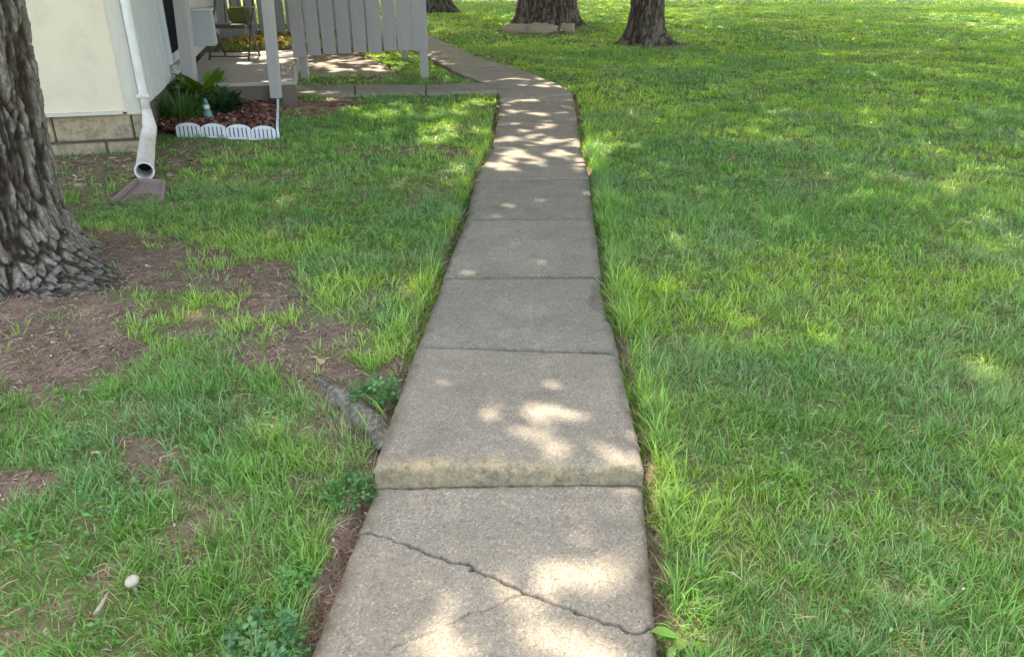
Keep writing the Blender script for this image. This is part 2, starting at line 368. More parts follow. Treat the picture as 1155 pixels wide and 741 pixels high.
# ------------------------------------------------------------ sidewalk slabs
CR1 = [(398, 600), (430, 603), (455, 613), (480, 622), (510, 632), (540, 642), (568, 655), (590, 667), (625, 680), (660, 692), (690, 704), (712, 711), (742, 712)]
CR2 = [(590, 667), (565, 680), (530, 694), (495, 708), (460, 722), (440, 732)]
CR3 = [(682, 370), (668, 378), (650, 392)]
CRW = [([G(*p)[:2] for p in CR1], .0036, .016), ([G(*p)[:2] for p in CR2], .0022, .005), ([G(*p)[:2] for p in CR3], .0015, .003)]
def slab(fl, fr, bl, br_, zf, zb, res, seed, thick=.12, broken=None, lipw=0):
    """fl..br_ ground corners; zf/zb lift of front/back edge"""
    fl, fr, bl, br_ = [np.array(p[:2], float) for p in (fl, fr, bl, br_)]
    nu = max(6, int(np.linalg.norm(fr - fl) / res)); nv = max(6, int(np.linalg.norm(bl - fl) / res))
    u, v = np.meshgrid(np.linspace(0, 1, nu), np.linspace(0, 1, nv)); 
    P = ((1 - v)[..., None] * ((1 - u)[..., None] * fl + u[..., None] * fr) + v[..., None] * ((1 - u)[..., None] * bl + u[..., None] * br_))
    W = np.linalg.norm(fr - fl); Ln = np.linalg.norm(bl - fl)
    x, y = P[..., 0], P[..., 1]
    zfu = zf[0] * (1 - u) + zf[1] * u if isinstance(zf, tuple) else zf; z = macro(x, y) + zfu * (1 - v) + zb * v
    z = z + (fbm(x * 3, y * 3, 0, seed, 3) - .5) * .006 + (fbm(x * 60, y * 60, 0, seed, 2) - .5) * .0022
    e = np.minimum(np.minimum(u, 1 - u) * W, np.minimum(v, 1 - v) * Ln)
    e = e + (fbm(x * 28, y * 28, 0, seed + 5, 3) - .5) * .018
    z = z - (.014 if res < .008 else .006) * (1 - smooth(0, .016, e)) ** 2
    if lipw: z = z - .02 * smooth(.55, .7, fbm(x * 16, y * 4, 0, 77, 3)) * (1 - smooth(.0, .035, v * Ln)) - .004 * fbm(x * 45, y * 45, 0, 78, 2) * (1 - smooth(0, .06, v * Ln))
    lipf = (1 - smooth(0, .08, v * Ln)) if lipw else 0 * v
    edg = 1 - smooth(0, .05, np.minimum(u, 1 - u) * W + (fbm(x * 9, y * 9, 0, 79, 3) - .5) * .05); edg = edg * (1 - lipf) ; edg = np.maximum(edg, .8 * (1 - smooth(0, .03, np.minimum(v, 1 - v) * Ln)) * (1 - lipf))
    crack = np.zeros(x.shape); brk = np.zeros(x.shape)
    for poly, w, dep in CRW:
        wx = x + (fbm(x * 26, y * 26, 0, 41, 4) - .5) * .036; wy = y + (fbm(x * 26, y * 26, 0, 47, 4) - .5) * .036
        d = dline(wx, wy, poly, False); ww = w * (.3 + 1.7 * fbm(x * 18, y * 18, 0, 51, 3))
        k = 1 - smooth(.4, 1.5, d / ww); crack = np.maximum(crack, k * min(1, dep / .01)); z = z - dep * k
    if broken is not None:
        k = inpoly(x + (fbm(x * 20, y * 20, 0, 61, 3) - .5) * .03, y, broken).astype(float)
        brk = k; z = z - k * (.034 + .015 * fbm(x * 25, y * 25, 0, 63, 3))
    lip = (1 - smooth(0, lipw, v * Ln + (fbm(x * 7, y * 7, 0, 71, 3) - .5) * lipw)) if lipw else np.zeros(x.shape)
    V = np.stack([x, y, z], -1).reshape(-1, 3); n0 = nu * nv
    idx = np.arange(n0).reshape(nv, nu)
    Q = [np.stack([idx[:-1, :-1], idx[:-1, 1:], idx[1:, 1:], idx[1:, :-1]], -1).reshape(-1, 4)]
    ring = np.concatenate([idx[0, :], idx[1:, -1], idx[-1, -2::-1], idx[-2:0:-1, 0]])
    VV = [V]; att = {k: [a.ravel()] for k, a in (('crack', crack), ('lip', lip), ('broken', brk), ('edge', edg), ('tone', np.full(x.shape, (seed * .618 + .2) % 1)))}
    last = ring; off = n0; m = len(ring); c = V[:n0].mean(0)
    lv = [.012, .03, .055, .08, thick]
    for i, dz in enumerate(lv):
        R = V[ring].copy(); q = (fbm(R[:, 0] * 40, R[:, 1] * 40, dz * 60, seed + 9, 3) - .5) * .022
        out = (R[:, :2] - c[:2]); out /= np.linalg.norm(out, axis=1)[:, None] + 1e-9
        if i < 4: R[:, :2] += out * (q[:, None] * 1.3 + .002)
        R[:, 2] -= dz; VV.append(R); new = np.arange(off, off + m); off += m
        Q.append(np.stack([last, new, np.roll(new, -1), np.roll(last, -1)], -1)); last = new
        for k in att: att[k].append(np.full(m, .5) if k == 'tone' else np.full(m, .75 if (k == 'lip' and lipw) else 0.) * (R[:, 1] < c[1] if k == 'lip' else 1))
    return np.concatenate(VV), np.concatenate(Q), {k: np.concatenate(a) for k, a in att.items()}
SL = []
g = .006
def E(y, pxl, pxr): return G(*pxl), G(*pxr)
s0 = (Lp[0], Rp[0], G(424, 549), G(724, 545))
SL.append(slab(*s0, 0, 0, .004, 1, lipw=0))
# lifted slab: front edge raised, pulled slightly so the lip overlaps the lower slab
f2l, f2r = G(425, 548.5), G(724.5, 544)
f2l[1] -= 0.0; brk3 = [G(*p)[:2] for p in [(674, 318), (665, 322), (668, 332), (662, 341), (670, 348), (684, 360), (684, 364), (702, 366), (700, 312)]]
SL.append(slab(f2l, f2r, G(470, 391), G(697, 399), (.09, .062), .0, .0055, 2, lipw=.05))
SL.append(slab(G(471, 390.6), G(697, 396.5), G(500, 314), G(677.5, 313.2), (.0, .008), .0, .0065, 3, broken=brk3))
SL.append(slab(G(501, 311.2), G(677.5, 310), G(526, 249), G(669.5, 248), .004, .004, .009, 4))
SL.append(slab(G(526.5, 247.2), G(669, 246.4), G(536, 204.2), G(664, 202.2), .002, .0, .012, 5))
SL.append(slab(G(537, 203), G(664, 201), G(543, 187), G(660, 184), .012, .0, .013, 6))
SL.append(slab(G(543.5, 192), G(660, 183), G(556, 166), G(655, 170), .006, .008, .016, 7))
SL.append(slab(G(556, 165), G(655, 168), G(561, 138), G(651, 140), .014, .004, .02, 8))
SL.append(slab(G(561, 137), G(651, 139), G(564, 114), G(646, 108), .006, .0, .025, 9))
V, Q, A, n = [], [], {k: [] for k in ('crack', 'lip', 'broken', 'edge', 'tone')}, 0
for v, q, a in SL:
    V.append(v); Q.append(q + n); n += len(v)
    for k in A: A[k].append(a[k])
walk = npmesh('sidewalk', np.concatenate(V), np.concatenate(Q), mat=M['concrete'], smoothf=True, attrs={k: np.concatenate(a) for k, a in A.items()}); walk['kind'] = 'structure'
def flat(name, polys, dz, mat, thick=.1, bev=.008):
    b = MB()
    for P in polys: b.prism([p[:2] for p in P], [float(macro(0, p[1])) + dz - thick for p in P], [float(macro(0, p[1])) + dz for p in P])
    o = b.build(name, mat, bevel=bev); o['kind'] = 'structure'; return o
fl, fr = far_l, far_r
flat('far_sidewalk', [[G(564, 112.5), G(646, 106.5), fr[1], fr[2], fl[2], fl[1]],
                      [fl[2] + 0, fr[2] + 0, fr[3], fl[3]], [G(511, 80.4), G(573, 75.1), fr[4], fl[4]],
                      [G(484, 65.6), G(539, 64.7), fr[5], fl[5]], [G(457, 52.7), G(513, 53.6), fr[6], fl[6]], [fl[6], fr[6], fr[7], fr[8], fl[7]]], .006, M['patio'])
flat('walkway', [[strip[0], strip[1], strip[2], strip[7]], [G(401, 108.4), G(401, 97.5), strip[3], strip[6]], [G(481, 106.9), G(481, 97), strip[4], strip[5]]], .02, M['patio'])
flat('patio', [patio], .02, M['patio'])
b = MB(); b.prism([p[:2] for p in PAD], -.1, PADZ); pad = b.build('porch_slab', paint('porch_concrete', (.36, .33, .29), (.15, .12, .09), .7, .95, 3, bs=.5), bevel=.012); pad['kind'] = 'structure'
b = MB(); q0, q1 = np.array(PAD[0][:2]), np.array(PAD[1][:2]); q1 = q1 + (q1 - q0) * .004; fo = np.array([q1[1] - q0[1], -(q1[0] - q0[0])]); fo /= np.linalg.norm(fo); fo *= (1 if fo[1] < 0 else -1)
b.prism([q0, q1, q1 + fo * .03, q0 + fo * .03], -.1, PADZ - .035); b.build('riser', paint('riser_brown', (.13, .1, .08), (.05, .04, .03), .6, .95, 4, bs=.5), pad, bevel=.005)

# ------------------------------------------------------------ house
def hz(u, v, z): return tuple(H(u, v, z))
gz = float(macro(0, HC[1])); SILL = .345 + gz; EAVE = 2.75
house = thing('house', 'cream house corner with stone block foundation and white plank side wall', 'house', tuple(H(0, 0, gz)))
b = MB(); b.add([hz(0.02, .1, SILL), hz(.02, 8, SILL), hz(.02, 8, EAVE), hz(.02, 4, EAVE + 1.7), hz(.02, .1, EAVE), hz(.14, .1, SILL), hz(.14, 8, SILL), hz(.14, 8, EAVE), hz(.14, 4, EAVE + 1.7), hz(.14, .1, EAVE)],
        [(0, 1, 2, 3, 4), (9, 8, 7, 6, 5), (0, 5, 6, 1), (1, 6, 7, 2), (2, 7, 8, 3), (3, 8, 9, 4), (4, 9, 5, 0)])
b.build('wall', M['cream'], house)
b = MB()                                                            # stone block courses
bm_m = MB(); bm_m.prism([H(.06, .03), H(.06, 8), H(.3, 8), H(12, 7.9), H(12, .1), H(.3, .06)], -.4, SILL - .012); bm_m.build('mortar_bed', M['mortar'], house)
for r_, (z0, z1, st, ln) in enumerate([(gz + .115, SILL - .006, .10, .62), (gz - .1, gz + .1, .34, .62)]):
    v0 = .0; first = st
    while v0 < 8:
        v1 = v0 + (first if v0 == 0 else ln); c = H(.09 + random.uniform(-.004, .004), (v0 + v1) / 2, (z0 + z1) / 2)
        b.box(c, ((v1 - v0) / 2 - .007, .06, (z1 - z0) / 2 - .006), Matrix.Rotation(yaw, 3, 'Z')); v0 = v1
b.build('foundation', M['foundation'], house, bevel=.009)
b = MB(); b.box(H(.055, .06, (SILL + EAVE) / 2 - .01), (.06, .05, (EAVE - SILL) / 2 + .01), Matrix.Rotation(yaw, 3, 'Z')); b.build('corner_board', M['trim'], house, bevel=.004)
b = MB(); b.box(H(.0, 4.05, SILL + .002), (3.9, .022, .012), Matrix.Rotation(yaw, 3, 'Z')); b.build('sill_strip', M['trim'], house)
# side wall planks (vertical grooves), bottom dropping slightly, worn at the foot
WIN = (2.2, 3.4, SILL + .2, SILL + 1.6)
b = MB(); u = .12; ry = Matrix.Rotation(yaw, 3, 'Z')
while u < 12:
    w = .2
    for (z0, z1) in ([(SILL - .02, EAVE)] if u + w < WIN[0] or u > WIN[1] else [(SILL - .02, WIN[2]), (WIN[3], EAVE)]):
        b.box(H(u + w / 2, .06, (z0 + z1) / 2 + random.uniform(-.006, .003)), (.025 , w / 2 - .009, (z1 - z0) / 2), ry)
    u += w
b.build('side_wall', M['siding'], house, bevel=.004)
b = MB(); b.box(H(6.1, .11, (SILL + EAVE) / 2), (.02, 5.9, (EAVE - SILL) / 2 - .03), ry); b.build('wall_sheathing', M['mortar'], house)
w_ = MB(); um = (WIN[0] + WIN[1]) / 2; hw = (WIN[1] - WIN[0]) / 2; zm = (WIN[2] + WIN[3]) / 2; hh = (WIN[3] - WIN[2]) / 2
for du, dz, a, c in ((-hw, 0, .04, hh + .05), (hw, 0, .04, hh + .05), (0, -hh, hw - .04, .05), (0, hh, hw - .04, .05)):
    w_.box(H(um + du, .02, zm + dz), (.03, a, c), ry)
win = w_.build('window', M['siding'], house, bevel=.004)
b = MB(); b.box(H(um, .012, zm), (.012, hw - .03, hh - .03), ry); b.build('pane', M['glass'], win)
b = MB(); b.box(H(3.1, -.01, SILL + .11), (.04, .8, .025), ry); b.build('ledge', M['siding'], house, bevel=.005)
b = MB()
for sgn in (0, 1):
    v0, v1 = (-.3, 4.0) if not sgn else (8.3, 4.0)
    z0, z1 = EAVE - .1, EAVE + 1.75
    b.add([hz(-.3, v0, z0), hz(12.3, v0, z0), hz(12.3, v1, z1), hz(-.3, v1, z1), hz(-.3, v0, z0 + .1), hz(12.3, v0, z0 + .1), hz(12.3, v1, z1 + .1), hz(-.3, v1, z1 + .1)],
          [(0, 1, 2, 3), (7, 6, 5, 4), (0, 4, 5, 1), (1, 5, 6, 2), (2, 6, 7, 3), (3, 7, 4, 0)])
b.build('roof', M['roof'], house)
# downspout
ds = MB(); top = H(-.03, -.045, EAVE - .1); k1 = H(-.03, -.045, SILL + .14); k2 = H(-.033, -.045, SILL - .03)
Pout = G(163, 193, .1); pe = H(-.06, -.05, SILL - .12)
ds.tube([top, k1, k2], [.036, .036, .036], 14); dso = ds.build('downspout', M['spout'], house, smoothf=True)
b = MB(); b.box(k1 + np.array([0, 0, -.0]), (.055, .05, .014), ry); b.build('bracket', M['spout_old'], dso, bevel=.004)
b = MB(); e2 = pe + np.array([.01, -.1, -.08]); Pv = Vector(Pout); dr = (Pv - Vector(e2)).normalized()
mid = [Vector(k2) + Vector((0, 0, .06)), Vector(k2), Vector(k2) * .5 + Vector(pe) * .5, Vector(pe), (Vector(pe) + Vector(e2)) / 2 + Vector((0, .006, .004)), Vector(e2)] + [Vector(e2).lerp(Pv, t) for t in (.25, .5, .75, .985, 1)]
b.tube(mid, [.04, .045, .052, .058, .061, .063, .062, .064, .064, .064, .07], 22, caps=False)
n0 = len(b.V); b.tube([Pv, Pv - dr * .3], [.058, .056], 22, caps=False)
rb = len(b.V)
# lip ring between the outer and inner wall
outr = n0 - 22; b.F += [(outr + k, outr + (k + 1) % 22, n0 + (k + 1) % 22, n0 + k) for k in range(22)] if False else []
el = b.build('elbow', M['spout_old'], dso, smoothf=True)
b = MB(); b.tube([Pv + dr * .0, Pv + dr * .004], [.072, .071], 22, caps=False); 
ring = []
xx = dr.orthogonal().normalized(); yy = dr.cross(xx)
for r_ in (.071, .057):
    for k in range(22):
        a = 2 * math.pi * k / 22; ring.append(Pv + dr * .004 + (xx * math.cos(a) + yy * math.sin(a)) * r_)
b.add(ring, [(k, (k + 1) % 22, 22 + (k + 1) % 22, 22 + k) for k in range(22)]); b.build('rim', M['siding'], dso)
b = MB(); b.tube([Pv - dr * .2, Pv - dr * .21], [.057, .057], 22); b.build('painted_shade_disc', M['dark'], dso)  # black disc paints the shade inside the spout mouth
# porch posts + beam, wall box
def post(pxt, pxb, y_b, w, zb, name='porch_post'):
    base = G(*pxb, z=zb) if y_b is None else y_b
    d = base[1]; a, bb = pxt[0] - PW / 2, PH / 2 - pxt[1]
    dd = np.array([a, F * _c + bb * _s, -F * _s + bb * _c]); t = d / dd[1]; tp = np.array([dd[0] * t, d, CAMH + dd[2] * t])
    up = (tp - base); up /= up[2]; full = base + up * (2.7 - base[2])
    m = MB(); m.bar(base, full, w, w, side=(1, .0, 0)); return m.build(name, M['post'], house, bevel=.004), base, full
p1, b1, t1 = post((204, 0), (215, 93.5), None, .13, PADZ - .03)
b2pos = np.array([G(314, 121)[0], G(314, 121)[1] - .03, .14])
p2, b2, t2 = post((301.5, 0), (315, 107), b2pos, .11, .14)
b = MB(); b.bar(b2 + np.array([0, 0, -.2]), b2 + np.array([0, 0, -.001]), .1, .1, side=(1, 0, 0)); b.build('post_base', M['rot'], p2)
b = MB(); b.bar(Vector(t1) + Vector((-.9, 0, .08)), Vector(t2) + Vector((.15, 0, .08)), .14, .1); b.build('porch_beam', M['post'], house, bevel=.004)
# light grey box fixed to the side wall
bx = MB(); c = H(3.35, -.2, PADZ + .5); bx.box(c, (.19, .16, .2), ry); wb = bx.build('wall_box', M['box'], house, bevel=.01)
b = MB(); b.box(c + np.array([0, 0, .21]), (.2, .175, .012), ry); b.build('lid', M['siding'], wb)
rebase(house)

# ------------------------------------------------------------ splash block
c0, c1, c2, c3 = [G(*p, z=.05) for p in [(154, 204), (185, 205), (183, 224), (126, 226)]]
sb = thing('splash_block', 'brown concrete splash block on the ground under the downspout mouth', 'splash block', tuple((c0 + c2) / 2 * [1, 1, 0] + [0, 0, gz - .02]))
b = MB(); b.prism([c0, c1, c2, c3], gz - .05, [gz + .035, gz + .035, gz + .012, gz + .012]); b.build('basin', M['clay'], sb, bevel=.006)
b = MB()
for p, q in ((c0, c3), (c1, c2), (c0, c1)):
    p = np.array([p[0], p[1], gz + .045]); q = np.array([q[0], q[1], gz + (.03 if q is not c1 and p is not c1 else .045)])
    b.bar(p, q, .035, .03)
b.build('rim', M['clay'], sb, bevel=.006); rebase(sb)

# ------------------------------------------------------------ fences
def fence(name, label, A, B, n, gap, z0a, z0b, ztop, mat, posts, rails, lean=.0, drop_first=True):
    r = thing(name, label, 'fence', (float(A[0]), float(A[1]), float(macro(0, A[1]))))
    A = Vector((A[0], A[1], 0)); B = Vector((B[0], B[1], 0)); d = (B - A); Ln = d.length; d.normalize(); nrm = Vector((d.y, -d.x, 0))
    if nrm.y > 0: nrm = -nrm
    b = MB(); w = Ln / n
    for i in range(n):
        t = (i + .5) / n; c = A.lerp(B, t) + nrm * .05; zb = z0a + (z0b - z0a) * t + random.uniform(-.012, .012)
        ww = w * (1 - gap) * random.uniform(.95, 1.04)
        if i >= n - 2: ww = w * .985
        if i == 0 and drop_first: zb -= .03
        tl = random.uniform(-.012, .012)
        b.bar(c + Vector((0, 0, zb)), c + d * tl + Vector((0, 0, ztop + random.uniform(-.02, .02))), ww, .02, side=d)
    b.build('picket_panel', mat, r, bevel=.002)
    for z, s_ in rails:
        b = MB(); b.bar(A + Vector((0, 0, z0a + z)), B + Vector((0, 0, z0b + z)), .09, .04); b.build('rail', mat, r, bevel=.003)
    for t, off in posts:
        p = A.lerp(B, t) - nrm * off; zg = float(macro(0, p.y)) - .25
        b = MB(); b.bar(p + Vector((0, 0, zg)), p + Vector((0, 0, ztop - .05)), .105, .09, side=d); b.build('fence_post', mat, r, bevel=.004)
    rebase(r); return r
FA, FB = G(339, 88), G(481, 87.5)
def zat(p, py):            # height above datum seen at pixel row py over ground point p
    b_ = PH / 2 - py; zc = lambda z: p[1] * _c + (CAMH - z) * _s
    k = b_ / F; return CAMH - (p[1] * (_s - k * _c)) / (_c + k * _s)
fence('picket_fence', 'light grey vertical board fence raised above the grass beside the sidewalk', FA + np.array([-.07, 0, 0]), FB + np.array([.05, 0, 0]), 9, .14, zat(FA, 63), zat(FB, 55.5), 1.75, M['fence'], [(.07, .02), (.96, .0)], [(.12, 1), (1.0, 1)])
p0 = G(457.5, 69); b = MB(); b.bar((p0[0], p0[1], p0[2] - .2), (p0[0], p0[1], 1.6), .09, .09); 
bp = b.build('fence_post', M['fence'], bevel=.004); tag(bp, 'grey post standing behind the right end of the light grey board fence', 'post')
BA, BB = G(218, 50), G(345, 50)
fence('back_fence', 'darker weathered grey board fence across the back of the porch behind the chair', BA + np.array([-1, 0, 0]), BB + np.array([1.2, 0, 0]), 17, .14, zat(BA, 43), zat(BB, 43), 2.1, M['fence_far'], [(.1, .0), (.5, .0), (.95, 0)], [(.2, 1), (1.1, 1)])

# ------------------------------------------------------------ trees
def trunk_mesh(name, c, R, mat, parent, res_a, res_z, zfine, htop, amp=.026, cell=(.06, .26), seed=0, lobes=None, flare=.55, fh=.16, lean=(0, 0), scar=None, top_r=.55, zbase=-.15):
    na = int(2 * math.pi * R / res_a)
    zs = np.concatenate([np.arange(zbase, zfine, res_z), np.linspace(zfine, htop, 24)])
    th = np.linspace(0, 2 * np.pi, na, endpoint=False); T, Z = np.meshgrid(th, zs)
    fl_ = np.exp(-np.maximum(Z, -.05) / fh)
    lob = np.zeros_like(T)
    for a, w, k in (lobes or []):
        dd = (T - a + np.pi) % (2 * np.pi) - np.pi; lob = lob + k * np.exp(-(dd / w) ** 2)
    r = R * (1 + (top_r - 1) * smooth(zfine * .8, htop, Z) - .04 * smooth(0, zfine, Z)) * (1 + flare * fl_ * (.35 + lob) + .03 * np.exp(-np.maximum(Z, 0) / .5) * lob)
    r = r * (1 + .05 * (fbm(np.cos(T) * 1.5 + 9, np.sin(T) * 1.5 + 9, Z * 1.2, seed + 1, 3) - .5) * 2)
    rc = R * (1 + .75 * (r / R - 1)); bx_, by_ = np.cos(T) * rc, np.sin(T) * rc
    wob = (fbm(bx_ * 9 + 50, by_ * 9 + 50, Z * 4 + 50, seed + 2, 3) - .5)
    wob2 = (fbm(bx_ * 9 + 80, by_ * 9 + 80, Z * 4 + 50, seed + 4, 3) - .5)
    vx, vy, vz = (bx_ + wob * .022) / cell[0] + 40, (by_ + wob2 * .022) / cell[0] + 40, (Z + wob * .1) / cell[1] + 40
    f1, f2, cid = voro(vx, vy, vz, seed)                          # long vertical plates
    h1, h2, cid2 = voro(vx * 2.1 + 3, vy * 2.1 + 3, vz * 3.4 + 3, seed + 5)   # broken across into scales
    rdg = np.abs(2 * fbm((bx_ + wob * .03) / (cell[0] * 1.1) + 40, (by_ + wob2 * .03) / (cell[0] * 1.1) + 40, Z / (cell[1] * 2.2) + 40, seed + 7, 2) - 1)
    k = smooth(.0, .2, f2 - f1) * smooth(.0, .13, rdg); k2 = smooth(.0, .13, h2 - h1)
    fine = fbm(bx_ * 80 + 50, by_ * 80 + 50, Z * 30 + 50, seed + 6, 4) - .5
    disp = amp * (.8 * k * (.65 + .35 * cid) + .2 * k2 * (.3 + .7 * k) + .3 * cid2 * k + 1.1 * fine)
    sc_ = np.zeros_like(T)
    if scar:
        for a, z, wa, wz in scar:
            dd = (T - a + np.pi) % (2 * np.pi) - np.pi; e = np.hypot(dd / wa, (Z - z) / wz) + (fbm(bx_ * 14 + 5, by_ * 14 + 5, Z * 9, 77, 3) - .5) * .9
            sc_ = np.maximum(sc_, 1 - smooth(.7, 1, e))
        disp = disp * (1 - .75 * sc_)
    r = r + disp
    x = c[0] + np.cos(T) * r + lean[0] * np.maximum(Z, 0); y = c[1] + np.sin(T) * r + lean[1] * np.maximum(Z, 0); z = c[2] + Z
    V = np.stack([x, y, z], -1).reshape(-1, 3); idx = np.arange(V.shape[0]).reshape(T.shape); nxt = np.roll(idx, -1, 1)
    Q = np.stack([idx[:-1], nxt[:-1], nxt[1:], idx[1:]], -1).reshape(-1, 4)
    moss = smooth(.5, .7, fbm(bx_ * 3 + 9, by_ * 3 + 9, Z * 2 + 9, seed + 20, 3)) * np.exp(-np.maximum(Z, 0) / .25)
    return npmesh(name, V, Q, mat=mat, parent=parent, smoothf=False, attrs={'ridge': np.clip(k * (.35 + .4 * k2 + .35 * cid2) + fine * 1.3, 0, 1).ravel(), 'scar': sc_.ravel(), 'moss': moss.ravel()})
def limbs(c, R, htop, tips, parent, mat):
    b = MB(); c = Vector(c)
    for i, t in enumerate(tips):
        t = Vector(t); s_ = c + Vector((0, 0, htop * random.uniform(.55, .95))); m_ = s_.lerp(t, .45) + Vector((0, 0, .6))
        P = [s_, s_.lerp(m_, .5) + Vector((0, 0, .25)), m_, m_.lerp(t, .5), t]; b.tube(P, [R * .4, R * .3, R * .2, R * .12, .02], 8)
        for q in range(3):
            p = m_.lerp(t, .3 + .25 * q); e = p + Vector((random.uniform(-1.3, 1.3), random.uniform(-1.3, 1.3), random.uniform(.2, 1.2))); b.tube([p, p.lerp(e, .5) + Vector((0, 0, .15)), e], [R * .1, R * .06, .012], 6)
    o = b.build('limbs', mat, parent, smoothf=True); return o
TL = {}
near = thing('oak_tree', 'big tree with deeply furrowed grey bark at the left edge of the lawn', 'tree', tuple(tree1c))
trunk = trunk_mesh('trunk', tree1c + np.array([-.155, .06, 0]), .37, M['bark'], near, .0052, .0062, 1.75, 8.5, .025, (.052, .42), 5,
                   [(-.25, .38, 2.2), (-1.9, .4, .8), (.9, .5, .9), (2.4, .5, 1.0), (-2.8, .4, .8), (-1.1, .25, .3)], .68, .135, (.075, .02),
                   scar=[(-1.12, .33, .1, .15), (-1.2, .52, .06, .06)])
# surface root that runs to the sidewalk
RP = [(332, 404), (352, 420), (372, 438), (395, 455), (415, 470), (430, 486), (440, 500)]
rp = [G(*p) for p in RP]; rr = [.012, .03, .042, .05, .05, .045, .035]
P_, R_ = [], []
for i in range(len(rp) - 1):
    for t in np.linspace(0, 1, 12, endpoint=False):
        P_.append(rp[i] * (1 - t) + rp[i + 1] * t); R_.append(rr[i] * (1 - t) + rr[i + 1] * t)
P_ = np.array(P_); R_ = np.array(R_); na = 28; th = np.linspace(0, 2 * np.pi, na, endpoint=False)
tg = np.gradient(P_[:, :2], axis=0); tg /= np.linalg.norm(tg, axis=1)[:, None]; sd = np.stack([-tg[:, 1], tg[:, 0]], 1)
arc = np.arange(len(P_)) * .012
Rm = R_[:, None] * (1 + .35 * (fbm(arc[:, None] * 14 + 3, np.cos(th)[None] * 2 + 4, np.sin(th)[None] * 2 + 4, 31, 3) - .5) * 2)
Vx = np.stack([P_[:, 0, None] + sd[:, 0, None] * np.cos(th) * Rm, P_[:, 1, None] + sd[:, 1, None] * np.cos(th) * Rm, P_[:, 2, None] - .022 + np.sin(th) * Rm * .85], -1)
idx = np.arange(len(P_) * na).reshape(len(P_), na); nx_ = np.roll(idx, -1, 1)
f_ = fbm(Vx[..., 0] * 40 + 30, Vx[..., 1] * 40, Vx[..., 2] * 40 + 10, 33, 3)
ro = npmesh('root', Vx.reshape(-1, 3), np.stack([idx[:-1], nx_[:-1], nx_[1:], idx[1:]], -1).reshape(-1, 4), mat=M['bark'], parent=near, smoothf=True, attrs={'ridge': (.5 + .4 * smooth(.35, .65, f_)).ravel(), 'scar': np.zeros(idx.size), 'moss': (f_ < .42).ravel() * .15})
ro['label'] = 'exposed grey root reaching the sidewalk edge'
TL['near'] = (near, tree1c, .335)
def far_tree(key, name, label, c, R, **k):
    t = thing(name, label, 'tree', tuple(c)); trunk_mesh('trunk', c, R, M['bark_far'], t, .022, .03, 1.6, 8.5, .03, (.09, .5), k.pop('seed', 3), **k); TL[key] = (t, c, R)
cm = G(727, 50)
far_tree('mid', 'oak_tree', 'slim grey tree with flared dark roots standing in the open lawn', cm, 17 / ppm(cm[1]), lobes=[(-.2, .35, 1.6), (3.3, .4, 1.3), (-1.7, .3, .9), (1.5, .6, 1)], flare=.62, fh=.17, seed=21)
cf = G(617, 29)
far_tree('far', 'oak_tree', 'widest far tree trunk with pale stones lying against its base', cf, 31 / ppm(cf[1]), lobes=[(-.2, .35, .9), (3.4, .4, .9), (-1.7, .3, .7)], flare=.35, fh=.2, seed=33)
ce = G(484, 14)
far_tree('edge', 'oak_tree', 'distant tree base at the top edge right of the board fence', ce, 22 / ppm(ce[1]), lobes=[(-.2, .35, .9), (3.4, .4, .9)], flare=.6, fh=.2, seed=43)
cr = np.array([10.2, 12.5, float(macro(0, 12.5))])  # two unseen trees added beyond the view to carry shade over the lawn
far_tree('right', 'added_shade_tree', 'unseen tree added outside the picture to shade the right lawn', cr, .35, lobes=[(0, .4, 1), (2.5, .5, 1)], flare=.6, seed=53)
cb = np.array([23., 23., float(macro(0, 23))])
far_tree('back', 'added_shade_tree', 'second unseen tree added farther back on the right to shade the lawn', cb, .4, lobes=[(0, .4, 1), (2.5, .5, 1)], flare=.6, seed=63)

# leaves left out of the unseen crowns so sun patches land at set spots (photo pixel, radii, openness)
GAPS = [(618, 500, 62, 26, .9), (700, 526, 50, 10, .9), (684, 672, 62, 34, .97), (520, 728, 100, 26, .9), (640, 735, 60, 22, .8), (700, 530, 60, 10, .8), (1110, 700, 60, 40, .8), (940, 730, 60, 20, .5), (10, 690, 30, 40, .6), (800, 560, 80, 25, .3),
        (600, 180, 70, 10, .9), (605, 160, 60, 7, .8), (600, 143, 50, 4, .7), (600, 128, 50, 3.2, .7), (600, 112, 45, 3, .8), (610, 97, 30, 2.2, .7), (580, 90, 30, 2, .7), (548, 80, 30, 2, .5),
        (470, 128, 70, 8, .85), (510, 150, 40, 10, .8), (440, 150, 40, 5, .6), (360, 108, 40, 5, .7), (540, 118, 20, 8, .7), (680, 165, 40, 9, .8), (720, 175, 50, 8, .5), (470, 200, 60, 12, .45), (350, 215, 60, 14, .35),
        (300, 78, 60, 14, 1), (400, 74, 70, 10, .85), (310, 57, 60, 8, .9), (440, 62, 40, 6, .7), (295, 125, 20, 5, .8), (500, 84, 40, 6, .6),
        (730, 14, 90, 14, .7), (860, 12, 120, 12, .6), (1120, 26, 60, 10, .9), (960, 3, 200, 5, .6), (560, 22, 60, 8, .8), (520, 30, 30, 6, .8), (700, 0, 400, 6, .8), (1010, 62, 40, 5, .5), (790, 40, 40, 5, .4),
        (1010, 165, 160, 28, .45), (900, 140, 120, 18, .4), (1090, 230, 110, 45, .5), (860, 200, 120, 30, .25), (1000, 350, 160, 60, .2), (820, 330, 80, 40, .15), (760, 120, 100, 12, .35), (1050, 110, 80, 12, .3)]
gW = []
